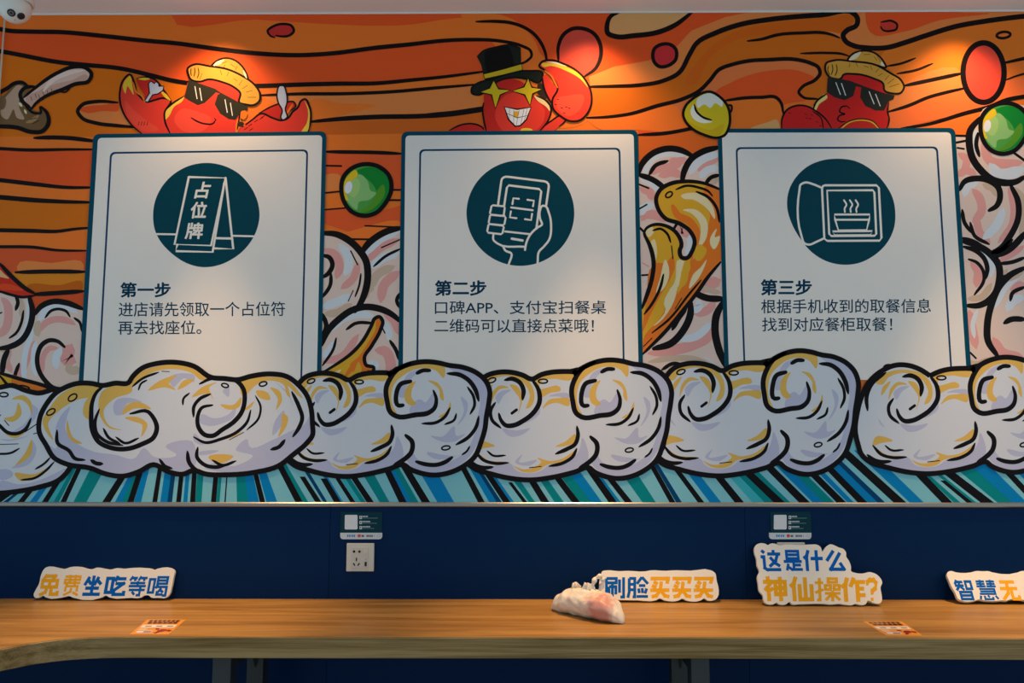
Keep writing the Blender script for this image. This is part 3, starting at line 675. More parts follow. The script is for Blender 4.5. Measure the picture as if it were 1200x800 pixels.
hat_straw(c3, "35,400 42,370 80,355 200,360 330,380 420,430 480,470 497,512 480,542 430,547 383,530 375,490 320,460 200,433 140,440 130,457 60,450", "165,355 190,320 250,298 320,308 370,350 392,395 330,380 240,365",
 ["55,385 50,410 62,440", "75,375 80,405 70,440", "100,375 105,410 92,445", "180,370 175,395", "215,365 225,390", "260,385 290,395", "300,385 310,410", "350,400 330,425", "370,430 345,445", "410,440 385,470", "440,460 400,490", "470,490 410,510", "260,320 300,318", "320,330 340,355", "340,330 362,365"])
c3.fill("175,352 195,325 245,304 215,345", (226, 214, 184)).fill("365,360 382,388 360,380", (226, 214, 184))
c3.fill("50,455 45,540 90,570 150,587 200,562 216,505 246,512 240,570 270,620 330,647 380,647 410,590 435,582 442,560 380,545 300,518 225,490 180,473 60,448", (40, 42, 38), smooth=False)
for a, b in (((97, 482), (125, 555)), ((130, 487), (155, 560)), ((292, 535), (322, 610)), ((330, 550), (358, 622))): c3.line([a, b], 2.2, (222, 224, 224), smooth=False)
c3.build('printed_crayfish', mural, 'red crayfish in straw hat and sunglasses pursing its lips, over the third panel')

# ------------------------------------------------------------------ instruction panels
BD = (0, 70, 92); WH = (234, 228, 222); LN = (0, 60, 98); DC = (0, 64, 80); TX = (0, 54, 82)
def rrect(q, r):
    """rounded rectangle from corners tl, tr, br, bl in px; bottom corners stay square."""
    tl, tr, br, bl = q; out = []
    def arc(c, a, b):
        la, lb = math.dist(a, c), math.dist(b, c)
        p0 = [c[k] + (a[k] - c[k]) / la * r for k in (0, 1)]; p1 = [c[k] + (b[k] - c[k]) / lb * r for k in (0, 1)]
        for j in range(9):
            t = j / 8; out.append(tuple(p0[k] * (1 - t)**2 + 2 * c[k] * t * (1 - t) + p1[k] * t * t for k in (0, 1)))
    arc(tl, bl, tr); arc(tr, tl, br)
    return out + [br, bl]
def panel(outer, white, thin, lab):
    a = Art(BASE_PANEL)
    a.fill(rrect(outer, 8), BD, smooth=False).fill(rrect(white, 5), WH, smooth=False)
    a.fill(rrect(thin, 6.5), LN, smooth=False)
    tl, tr, br, bl = thin; d = 2.2
    a.fill(rrect([(tl[0] + d, tl[1] + d), (tr[0] - d, tr[1] + d), (br[0] - d, br[1]), (bl[0] + d, bl[1])], 5.2), WH, smooth=False)
    return a.build('instruction_panel', mural, lab)
P1 = panel([(109.2, 157), (382.6, 153.8), (376.0, 462), (91.4, 462)], [(114.8, 161.6), (377.6, 158.4), (370.8, 462), (96.8, 462)], [(129, 178), (361.2, 175), (353.6, 462), (113.4, 462)], 'first white panel with a place-card icon')
P2 = panel([(470.6, 154.2), (747.4, 152), (753.9, 445), (466.6, 445)], [(475.2, 158.8), (742.6, 157), (748.6, 445), (472, 445)], [(491.4, 174.8), (727, 173), (732.4, 445), (487.6, 445)], 'second white panel with a phone-scanning icon')
P3 = panel([(840.8, 150.8), (1119.2, 149.8), (1139, 445), (849.5, 445)], [(846, 155.4), (1114.2, 155), (1133.2, 445), (854.6, 445)], [(862, 172.4), (1099, 171.6), (1116.6, 445), (872, 445)], 'third white panel with a food-locker icon')

def lettering(par, heading, hq, lines):
    h = Art(BASE_PANEL + 8); h.text(heading, hq, TX, bold=0.03); h.build('heading_text', par)
    t = Art(BASE_PANEL + 8)
    for s, q in lines: t.text(s, q, TX, bold=0.007)
    t.build('body_text', par)
def rq(x0, y0, x1, y1, dy=0.0): return [(x0, y1), (x1, y1 + dy), (x1, y0 + dy), (x0, y0)]
lettering(P1, '第一步', rq(141, 330.5, 200, 348.5), [('进店请先领取一个占位符', rq(139, 354, 334, 371, -0.8)), ('再去找座位。', rq(138.5, 375.6, 236, 392, -0.4))])
lettering(P2, '第二步', rq(509.6, 328.2, 570, 346.6), [('口碑APP、支付宝扫餐桌', rq(509.6, 352.2, 710.4, 368.2, -0.4)), ('二维码可以直接点菜哦！', rq(509, 373.6, 696, 389.8, -0.2))])
lettering(P3, '第三步', rq(891.4, 327, 951.4, 346), [('根据手机收到的取餐信息', rq(892, 350.6, 1091, 367.2, -0.8)), ('找到对应餐柜取餐！', rq(893, 371.8, 1045.6, 388.4, -0.4))])

IW = (236, 230, 222)
i1 = Art(BASE_PANEL + 8).space(170, 180, 5.5556)
i1.fill("398,60 510,78 610,130 690,220 735,320 745,410 715,525 650,620 560,690 470,728 370,738 270,712 175,650 100,570 65,500 52,410 65,310 110,215 185,135 290,78", DC)
for s in ("285,152 524,158 430,598 192,590 285,152", "516,190 440,640 200,634 210,592"): i1.line(s, 2.6, IW, smooth=False, t0=1, t1=1)
i1.line("524,158 574,620 448,616", 2.6, IW, smooth=False, t0=1, t1=1).line("460,550 566,552", 2.6, IW, smooth=False, t0=1, t1=1).line("68,523 202,525", 2.2, IW, smooth=False, t0=1, t1=1).line("566,534 712,538", 2.2, IW, smooth=False, t0=1, t1=1)
i1.text('占', "318,292 412,292 436,182 342,182", IW, bold=0.028).text('位', "288,422 394,422 412,312 306,312", IW, bold=0.028).text('牌', "256,556 372,556 384,448 274,448", IW, bold=0.028)
i1.build('panel_icon', P1, 'teal disc with a standing place card')

i2 = Art(BASE_PANEL + 8).space(540, 180, 5.5556)
i2.ell(388, 387, 351, 343, DC)
i2.line("242,335 264,178 268,164 279,154 294,150 312,151 545,180 560,186 570,197 573,212 571,230 556,335", 2.5, IW, smooth=False, t0=1, t1=1)
i2.line("282,340 300,222 312,206 510,230 524,245 492,488", 2.5, IW, smooth=False, t0=1, t1=1)
for s in ("336,328 342,290 378,294", "434,300 476,306 470,342", "326,376 320,414 362,420", "418,426 458,432 464,392"): i2.line(s, 2.3, IW, smooth=False, t0=1, t1=1)
i2.line("328,350 468,368", 2.3, IW, smooth=False, t0=1, t1=1).line("332,553 402,565", 2.8, IW, smooth=False, t0=1, t1=1)
for s in ("200,342 208,336 280,342 286,352 280,398 268,404 194,396 190,386", "190,404 198,398 286,406 292,416 284,458 274,466 186,458 182,446", "180,464 190,458 272,468 280,478 272,516 262,524 178,514 172,504"): i2.line(s, 2.3, IW, closed=True, smooth=False)
i2.line("288,506 452,524", 2.3, IW, smooth=False, t0=1, t1=1).line("212,526 212,560 240,585 418,606", 2.4, IW, t0=1, t1=1)
i2.line("418,626 424,590 450,530 500,480 528,462 515,420 515,370 530,340 548,340 575,390 588,470 575,560 540,605 510,636 500,712", 2.5, IW, t0=1, t1=1)
i2.line("274,600 290,630 328,648 312,720", 2.5, IW, t0=1, t1=1)
i2.build('panel_icon', P2, 'teal disc with a hand holding a phone')

i3 = Art(BASE_PANEL + 8).space(912, 176, 5.5556)
i3.fill("385,55 500,70 610,130 695,220 745,310 762,400 755,500 710,600 630,680 530,732 425,745 310,720 215,660 140,570 85,470 58,370 70,260 120,170 200,100 290,65", DC)
i3.line("292,232 305,228 640,228 655,245 672,570 660,588 320,590 300,575 285,250", 2.5, IW, closed=True, smooth=False)
i3.line("318,262 616,260 626,275 638,545 628,556 345,558 332,545", 2.5, IW, closed=True, smooth=False)
i3.line("285,245 230,222 175,210 145,225 138,260 152,560 170,605 200,614 250,595 300,572", 2.5, IW, t0=1, t1=1)
i3.line("366,418 596,418 592,450 575,520 392,522 370,450", 2.3, IW, closed=True, smooth=False).line("370,452 592,452", 2.3, IW, smooth=False, t0=1, t1=1)
i3.line("352,528 614,526 600,552 370,554", 2.3, IW, closed=True, smooth=False)
for x in (428, 466, 504): i3.line([(x, 325), (x + 16, 355), (x + 4, 380), (x + 6, 402)], 2.0, IW, t0=1, t1=1)
i3.build('panel_icon', P3, 'teal disc with a bowl in an open locker')

# ------------------------------------------------------------------ printed clouds
CW = (214, 217, 224); CY = (226, 182, 92); CL = (188, 190, 214)
def lobe(x, y): return 865 + (x + 122) * 0.9133, 48 + (y - 12) * 1.0826
def lb(s): return [lobe(*p) for p in pts(s)]
def interp(x, X, Yv):
    n = len(X)
    for i in range(n - 1):
        if x <= X[i + 1] or i == n - 2:
            return Yv[i] + (x - X[i]) / (X[i + 1] - X[i]) * (Yv[i + 1] - Yv[i])
def cloud(base, curl, boxl, right, top, bot, lab, extra=False):
    a = Art(base); a.k = 1.2
    a.tf = lambda x, y: (interp(x, (530, 865, 1360), (curl, boxl, right)), top + (y - 48) / (690 - 48) * (bot - top))
    sil = pts("335,560 302,598 340,635 420,662 540,690 640,698 760,684 880,655 950,632") + lb("0,572 50,592 120,605 200,595 280,560 340,510 375,430 395,360 402,300 416,220 420,170 400,115 350,70 280,42 200,30 160,20 80,12 0,25 -70,55 -110,80") + pts("880,120 780,112 700,128 650,152 600,130 540,115 470,115 400,138 360,180 345,300 350,450")
    if extra: sil = pts("268,540 285,590 330,632 420,662 540,690 640,698 760,684 880,655 950,632") + sil[9:-7] + pts("650,152 600,118 540,95 470,92 400,120 330,180 285,270 262,360 252,460")
    a.fill(sil, CW)
    # lavender shade shapes of the drawing
    for s in ("540,612 560,640 640,662 700,648 740,618 840,600 900,540 918,470 940,520 945,590 885,642 760,674 640,690 540,682 420,652 455,618", "490,420 560,430 640,420 600,452 530,462", "690,290 662,350 600,392 640,380 695,330", "740,245 790,228 850,235 850,256 790,246", "455,250 490,215 540,210 500,240 470,285", "395,420 410,440 385,420 375,390", "560,600 600,560 580,600 680,590 640,620"): a.fill(s, CL)
    for s in ("200,40 280,50 350,80 398,130 408,180 398,260 385,340 360,430 320,500 260,555 180,588 100,592 40,575 0,550 -20,500 20,478 60,500 110,520 90,490 180,500 270,500 320,440 345,360 358,290 370,220 350,150 300,90 230,62", "110,400 170,405 235,350 245,400 290,390 240,428 160,428", "0,262 60,210 80,225 120,180 125,240 90,272 0,278", "270,195 300,220 290,300 250,345 285,270", "-40,130 0,70 60,52 20,90 -20,150 -30,200 -50,200"): a.fill(lb(s), CL)
    a.fill(lb("270,500 200,520 130,520 60,470 90,500 10,450 40,520 100,545 200,540"), CW)
    # yellow
    for s in ("358,190 400,145 470,120 540,120 610,142 652,190 664,240 645,300 622,312 640,240 620,190 580,152 500,136 430,160 392,202", "390,262 400,212 440,182 425,215", "430,287 440,222 480,186 530,200 480,206 450,242", "535,180 572,190 597,260 584,320 575,342 588,270", "655,162 700,140 800,124 878,130 868,150 760,150 700,166 690,200 800,194 806,210 750,226 690,252 680,190", "708,312 740,266 790,255 852,260 850,296 780,280 740,290", "778,516 830,490 882,450 880,492 840,512", "345,540 360,492 452,515 390,527", "350,547 420,592 500,600 440,607 380,587", "550,620 600,640 680,620 700,600 680,580 750,596 820,580 886,535 870,566 800,602 720,622 690,646 640,659 590,650"): a.fill(s, CY)
    for s in ("-97,272 -117,200 -110,120 -60,55 20,28 100,20 182,35 178,98 140,60 80,45 20,55 -40,90 -80,130 -95,180 -90,240 -68,287", "33,115 -7,135 -27,180 -17,225 13,242 33,235 10,200 15,150", "95,112 142,120 172,160 175,218 160,200 155,160 125,130", "215,222 215,260 190,300 150,302 190,275"): a.fill(lb(s), CY)
    # ink
    def ink(w, s, l=False, t=0.35, closed=False): a.line(lb(s) if l else s, w / 4.444, K, t0=t, t1=t, closed=closed)
    a.line(sil, 5.0, K, closed=True)
    ink(21, "650,152 686,210 690,280 662,330 600,380 560,400 510,402 485,375 473,338")
    ink(20, "505,157 545,150 585,170 605,210 600,264"); ink(15, "455,278 430,320 435,370 484,417"); ink(14, "568,318 543,337", t=0.9)
    a.ell(435, 158, 22, 12, K, rot=-20, w=1.6) if not extra else None; a.ell(710, 163, 24, 11, K, w=1.6)
    ink(18, "890,408 895,460 880,505 840,530 778,557"); ink(15, "889,528 870,570 820,605 743,624"); ink(21, "958,465 988,500 985,560 950,602 905,632", t=0.6)
    ink(14, "345,540 390,590 450,608 525,605"); ink(17, "315,592 350,620 400,632 442,628"); ink(10, "410,540 440,565 510,565"); ink(12, "638,632 700,625")
    ink(22, "125,163 140,210 130,255 100,279 33,290 -67,298 -97,280 -117,220 -122,150 -107,110 -67,58 13,18", True)
    ink(20, "5,115 -47,130 -67,170 -57,242 -35,240", True, 0.8); ink(18, "40,72 70,58 105,58", True, 0.8); ink(20, "198,74 260,80 310,110 345,160 362,218", True)
    ink(13, "303,144 335,195 340,240 317,287", True); ink(16, "362,298 350,350 310,405 243,447", True); ink(9, "316,453 300,480 273,500", True); ink(19, "35,535 80,548 150,550 190,535 222,513", True, 0.6)
    ink(14, "212,253 185,300 140,330 65,336", True); ink(11, "245,283 235,315 183,341", True)
    q = lobe(190, 463); a.ell(q[0], q[1], 20, 11, K, rot=-12, w=1.6)
    if extra: ink(18, "317,345 312,270 342,194 414,134"); a.ell(423, 101, 20, 11, K, rot=-15, w=1.6)
    return a.build('printed_cloud', mural, lab)
cloud(BASE_CLOUD + 12, 1063.5, 1137.2, 1246, 418.4, 553.2, 'cloud at the right edge', True)
cloud(BASE_CLOUD + 24, 819.3, 894.6, 1006, 410.8, 555.6, 'cloud under the third panel')
cloud(BASE_CLOUD + 36, 597, 670.2, 787, 421.6, 560.4, 'cloud between the second and third panels')
cloud(BASE_CLOUD + 48, 384, 452.6, 574, 423.6, 556.4, 'cloud between the first two panels')

def cloud_free(base, sil, lav, yel, inks, ells, lab):
    a = Art(base).space(0, 420, 4.444); a.k = 1.2
    a.fill(sil, CW)
    for s in lav: a.fill(s, CL)
    for s in yel: a.fill(s, CY)
    a.line(sil, 5.0, K, closed=True)
    for w, s in inks: a.line(s, w / 4.444, K, t0=0.35, t1=0.35)
    for cx, cy, rx, ry, ro in ells: a.ell(cx, cy, rx, ry, K, rot=ro, w=1.6)
    return a.build('printed_cloud', mural, lab)
cloud_free(BASE_CLOUD, "-260,260 -190,190 -80,160 0,150 60,140 130,165 200,180 300,160 360,300 380,540 310,630 200,670 100,690 0,700 -140,690 -250,600 -300,420",
 ["150,235 198,262 165,335 60,385 130,335 160,290", "0,640 100,655 200,635 300,590 340,570 290,635 150,680 0,690", "170,425 190,470 150,550 60,570 145,510", "-20,590 60,585 70,600 0,630", "0,420 40,430 150,400 60,420"],
 ["60,212 120,190 160,222 165,292 145,240 110,215", "95,230 112,290 62,330 20,312 72,296", "165,420 162,500 80,556 132,490", "75,600 180,602 280,545 200,612 100,632", "30,395 90,395 130,385 80,415"],
 [(16, "-40,310 0,350 40,385 90,390 132,368 162,312"), (13, "188,343 130,382"), (12, "175,392 207,383"), (10, "-30,448 95,444"), (10, "-30,496 60,490 102,467"), (10, "183,576 230,547 262,515"), (11, "108,632 180,622 240,582 282,538"), (12, "24,322 46,348"), (10, "-10,310 5,292")],
 [(20, 188, 22, 11, 0)], 'cloud at the left edge')
cloud_free(BASE_CLOUD + 60, "205,385 210,300 240,240 290,180 340,150 400,130 480,130 530,140 600,128 670,125 690,95 740,50 820,25 920,20 1010,40 1100,98 1170,104 1237,110 1307,92 1407,80 1497,95 1557,140 1597,190 1622,270 1627,340 1627,400 1597,440 1527,500 1447,560 1337,590 1167,605 1067,600 1010,582 950,602 880,590 800,552 720,590 640,612 550,600 470,570 350,550 280,515 240,450",
 ["290,360 330,280 365,250 350,300 340,365 400,440 480,482 600,500 700,520 750,465 800,510 920,500 862,460 1000,430 1010,565 950,592 880,580 800,542 720,580 640,602 550,590 470,560 360,540 290,505 232,430 290,470",
  "1227,475 1290,420 1297,455 1427,420 1507,380 1587,340 1612,300 1617,400 1577,440 1507,500 1437,550 1337,580 1167,592 1067,565 1107,545 1217,560 1317,505", "590,262 600,222 680,205 740,226 660,236 640,290 600,292", "880,102 960,76 1015,92 1010,122 960,102 900,150", "1050,290 1110,310 1190,290 1230,250 1220,300 1150,340 1080,350 1040,330", "1010,390 1060,450 1010,430", "660,480 760,420 700,455", "1000,500 1060,480 1140,480 1080,500", "1430,120 1500,180 1530,260 1500,190", "1430,330 1480,270 1470,340 1420,400", "1190,140 1190,200 1160,170"],
 ["222,320 250,270 320,182 380,150 520,150 490,190 400,216 310,270 250,340 278,425 245,390", "440,302 445,222 478,190 470,262 475,322", "350,320 380,410 428,442 390,440 350,390", "532,170 600,140 680,135 690,162 590,212 540,272 570,350 637,372 570,362 522,300 512,240", "635,292 660,242 720,225 788,262 700,260", "650,310 720,305 768,342 735,407 740,345 690,326", "680,127 740,66 820,40 920,32 1010,50 1095,102 1050,112 1000,76 900,55 800,70 720,116 690,146", "770,166 830,116 920,90 880,130 915,162 860,150", "925,162 960,112 1010,110 980,136", "1000,202 1050,150 1130,125 1090,150 1112,212 1090,185 1040,190",
  "1247,122 1400,95 1490,108 1560,180 1577,207 1540,182 1500,142 1510,202 1495,190 1480,140 1400,115 1330,140 1300,170 1270,202", "1332,170 1397,180 1408,212 1347,200", "1407,150 1457,170 1468,220 1437,266 1447,210", "1472,285 1498,302 1492,350 1450,407 1467,340", "1147,240 1217,240 1257,200 1247,250 1177,262", "1085,515 1217,510 1167,542 1107,536", "1170,420 1260,380 1210,410", "1270,270 1325,222 1300,260"],
 [(21, "545,138 500,180 480,230 475,300 480,370 510,430 580,465 660,470 740,445 800,410 817,360 800,310 770,276 678,287"), (15, "517,263 495,330 505,390 550,430 640,452"), (13, "538,363 565,410 625,442"), (12, "603,408 650,440 722,414"), (17, "297,373 300,440 360,480 390,520 442,528"), (18, "473,528 500,545 535,548"), (11, "688,147 740,105 827,71"), (10, "843,66 882,68"), (9, "720,166 735,130 767,111"), (10, "987,179 955,210 952,242"),
  (20, "1040,132 1097,105 1167,103 1230,115 1268,160 1274,220 1257,282 1217,330 1157,370 1107,402 1067,397 1035,360 1030,300 1050,257 1107,242"), (15, "1097,184 1040,210 1010,250 1008,304"), (14, "1008,408 1067,437 1147,420 1237,380 1287,330 1306,268"), (10, "1330,193 1357,250 1347,310 1285,372"), (10, "1195,423 1269,384"), (18, "1520,173 1557,250 1574,310 1557,360 1525,407"), (17, "1484,423 1452,460 1410,474"), (19, "976,483 985,540 1020,580 1085,600"), (17, "1030,463 1025,510 1060,550 1130,565 1178,554"), (13, "1105,528 1157,555 1229,533"), (14, "830,523 860,560 897,573")],
 [(378, 203, 25, 15, -35), (265, 278, 24, 13, -32), (1370, 132, 20, 11, -15), (1172, 140, 18, 10, 15)], 'large cloud under the first panel')

# ------------------------------------------------------------------ counter
def wood(name, c0, c1, sx=1.0):
    m = bpy.data.materials.new(name); m.use_nodes = True
    nt = m.node_tree; b = nt.nodes['Principled BSDF']; L = nt.links.new
    tc = nt.nodes.new('ShaderNodeTexCoord'); mp = nt.nodes.new('ShaderNodeMapping')
    mp.inputs['Scale'].default_value = (0.55 * sx, 9.0, 22.0)
    n1 = nt.nodes.new('ShaderNodeTexNoise'); n1.inputs['Scale'].default_value = 2.2; n1.inputs['Detail'].default_value = 6; n1.inputs['Distortion'].default_value = 0.9
    mp2 = nt.nodes.new('ShaderNodeMapping'); mp2.inputs['Scale'].default_value = (4.0 * sx, 130.0, 200.0)
    n2 = nt.nodes.new('ShaderNodeTexNoise'); n2.inputs['Scale'].default_value = 2.0; n2.inputs['Detail'].default_value = 3
    cr = nt.nodes.new('ShaderNodeValToRGB')
    cr.color_ramp.elements[0].position = 0.32; cr.color_ramp.elements[0].color = srgb(c0)
    cr.color_ramp.elements[1].position = 0.68; cr.color_ramp.elements[1].color = srgb(c1)
    mx = nt.nodes.new('ShaderNodeMath'); mx.operation = 'MULTIPLY_ADD'; mx.inputs[1].default_value = 0.45
    sb = nt.nodes.new('ShaderNodeMath'); sb.operation = 'SUBTRACT'; sb.inputs[1].default_value = 0.225
    L(tc.outputs['Object'], mp.inputs['Vector']); L(tc.outputs['Object'], mp2.inputs['Vector'])
    L(mp.outputs['Vector'], n1.inputs['Vector']); L(mp2.outputs['Vector'], n2.inputs['Vector'])
    L(n2.outputs['Fac'], mx.inputs[0]); L(n1.outputs['Fac'], mx.inputs[2]); L(mx.outputs[0], sb.inputs[0])
    L(sb.outputs[0], cr.inputs['Fac']); L(cr.outputs['Color'], b.inputs['Base Color'])
    b.inputs['Roughness'].default_value = 0.42; b.inputs['Specular IOR Level'].default_value = 0.35
    return m
M_TOP = wood('oak_laminate', (138, 97, 44), (184, 138, 72))
M_EDGE = wood('oak_edge_band', (112, 82, 28), (168, 134, 84))
M_STEEL = mat('black_steel', (42, 46, 46), 0.45, spec=0.5)

TH = 0.052
edge_px = [(0, 760), (20, 756.2), (40, 752.6), (60, 750), (80, 748), (100, 746.7), (120, 745.9), (145, 745.5), (200, 745.6), (300, 745.8), (600, 746), (900, 746.4), (1200, 747.6)]
front = [top_pt(*p) for p in edge_px]
a, b = front[1], front[0]
# the top bends round into a return along the left side of the room
tg = (front[0] - front[2]).normalized()
e1 = Vector((front[0].x - 0.34, front[0].y - 0.46, Z_TOP))
c1_ = front[0] + tg * ((front[0].x - e1.x) / max(0.1, -tg.x))
ret = [front[0] * (1 - u)**2 + c1_ * (2 * u * (1 - u)) + e1 * u * u for u in (0.2, 0.4, 0.6, 0.8, 1.0)]
d = (front[-1] - front[-3]).normalized()
pr = front[-1] + d * ((XR - 0.3 - front[-1].x) / d.x)
outline = [Vector((-2.45, -0.002, Z_TOP)), Vector((-2.45, ret[-1].y, Z_TOP))] + ret[::-1] + front + [pr, Vector((pr.x, -0.002, Z_TOP))]
def smooth3(ps):
    xy = spline([(p.x, p.y) for p in ps], False, 4)
    return [Vector((x, y, Z_TOP)) for x, y in xy]
curve = smooth3(ret[::-1] + front)
outline = [Vector((-2.45, -0.002, Z_TOP)), Vector((-2.45, ret[-1].y, Z_TOP))] + curve + [pr, Vector((pr.x, -0.002, Z_TOP))]
counter = empty('counter_table', (0, -0.25, 0))
tag(counter, 'long wooden counter along the navy wall, bending forward at its left end', 'counter')
n = len(outline)
# worktop: laminate board with a soft front arris; edge band: veneer strip on its curved front
V = [Vector((p.x, p.y, Z_TOP)) for p in outline] + [Vector((p.x, p.y, Z_TOP - TH)) for p in outline]
F = [list(range(n))[::-1], list(range(n, 2 * n))] + [[k, (k + 1) % n, n + (k + 1) % n, n + k] for k in range(n)]
me_o = build('worktop', V, F, M_TOP, parent=counter)
bmx = bmesh.new(); bmx.from_mesh(me_o.data); bmesh.ops.recalc_face_normals(bmx, faces=bmx.faces[:]); bmx.to_mesh(me_o.data); bmx.free()
cv = curve + [pr]; m_ = len(cv)
def offs(k, o):
    t = (cv[min(k + 1, m_ - 1)] - cv[max(k - 1, 0)]).normalized()
    return cv[k] + Vector((t.y, -t.x, 0)) * o
prof = [(0.0005, -0.0012), (0.0018, -0.0025), (0.0018, -TH + 0.001), (0.0005, -TH - 0.0005)]
V = []; F = []
for k in range(m_):
    for o, z in prof:
        q = offs(k, o); V.append((q.x, q.y, Z_TOP + z))
for k in range(m_ - 1):
    for j in range(3): F.append([k * 4 + j, k * 4 + j + 1, (k + 1) * 4 + j + 1, (k + 1) * 4 + j])
eb = build('edge_band', V, F, M_EDGE, parent=counter)
eb['label'] = 'paler oak strip along the front edge'

def leg_frame(xf_px, y_front, y_back):
    zt = Z_TOP - TH
    x = hit(xf_px, 769, Vector((0, y_front, 0)), NY).x
    s = 0.024
    for yc in (y_front, y_back):
        bm = bmesh.new(); bm_box(bm, (x - s, yc - s, 0.012), (x + s, yc + s, zt - 0.006), 0.003)
        bm_box(bm, (x - s * 1.3, yc - s * 1.3, 0.0), (x + s * 1.3, yc + s * 1.3, 0.012), 0.003)
        from_bm('leg', bm, M_STEEL, counter)
    bm = bmesh.new()
    bm_box(bm, (x - s - 0.012, y_front - s, zt - 0.006), (x + s + 0.012, y_back + s, zt), 0.001)
    bm_box(bm, (x - s, y_front + s, zt - 0.046), (x + s, y_back - s, zt - 0.006), 0.003)
    for yc, sg in ((y_front, 1), (y_back, -1)):           # gusset plates
        v = [bm.verts.new((x, yc + sg * s, zt - 0.046)), bm.verts.new((x, yc + sg * (s + 0.05), zt - 0.046)), bm.verts.new((x, yc + sg * s, zt - 0.11))]
        w = [bm.verts.new((x + 0.004, q.co.y, q.co.z)) for q in v]
        bm.faces.new(v); bm.faces.new(w[::-1])
        for k in range(3): bm.faces.new((v[k], v[(k + 1) % 3], w[(k + 1) % 3], w[k]))
    from_bm('leg_bracket', bm, M_STEEL, counter)
leg_frame(264, -0.40, -0.13)
leg_frame(818, -0.40, -0.13)

# ------------------------------------------------------------------ sockets and notices on the navy wall
M_PLATE = mat('socket_plastic', (214, 206, 190), 0.4)
M_HOLE = mat('socket_slot', (12, 12, 12), 0.7)
def socket(px, py, label):
    c = wall_pt(px, py)
    r = empty('wall_socket', c)
    tag(r, label, 'socket')
    h = 0.043
    def P(x, z): return (c.x + x, c.z + z)
    bm = bmesh.new(); bm_box(bm, (c.x - h, -0.008, c.z - h), (c.x + h, 0, c.z + h), 0.0022)
    from_bm('cover_plate', bm, M_PLATE, r)
    bm = bmesh.new(); bm_box(bm, (c.x - 0.027, -0.0094, c.z - 0.034), (c.x + 0.026, -0.007, c.z + 0.031), 0.001)
    from_bm('socket_face', bm, mat('socket_face_plastic', (206, 198, 184), 0.45), r)
    def slot(name, x, z, w, hgt, rot=0, rnd=False, m=M_HOLE):
        bm = bmesh.new()
        if rnd: bm_lathe(bm, [(0, 0), (w / 2, 0), (w / 2, 0.0012), (0, 0.0012)], (0, 0, 0), (0, -1, 0), 14)
        else: bm_box(bm, (-w / 2, -0.0012, -hgt / 2), (w / 2, 0, hgt / 2))
        bmesh.ops.rotate(bm, verts=bm.verts[:], cent=(0, 0, 0), matrix=Matrix.Rotation(math.radians(rot), 3, 'Y'))
        bmesh.ops.translate(bm, verts=bm.verts[:], vec=(c.x + x, -0.0093, c.z + z))
        from_bm(name, bm, m, r)
    slot('pin_slot', -0.019, 0.018, 0.0075, 0.006, rnd=True); slot('pin_slot', -0.002, 0.018, 0.0075, 0.006, rnd=True)
    slot('pin_slot', -0.011, -0.006, 0.0035, 0.010); slot('pin_slot', -0.018, -0.021, 0.0035, 0.009, -35); slot('pin_slot', -0.004, -0.021, 0.0035, 0.009, 35)
    slot('charging_port', 0.018, -0.020, 0.006, 0.013)
    slot('switch_key', 0.017, 0.019, 0.014, 0.012, m=M_PLATE)
    slot('indicator_dot', 0.018, -0.005, 0.003, 0.003, rnd=True, m=mat('indicator_grey', (150, 146, 136), 0.5))
socket(422.6, 652.4, 'beige power socket on the navy wall with open pin holes, fully in view')
socket(926.8, 651.6, 'beige power socket mostly hidden behind the two-line sign, only its top edge showing')

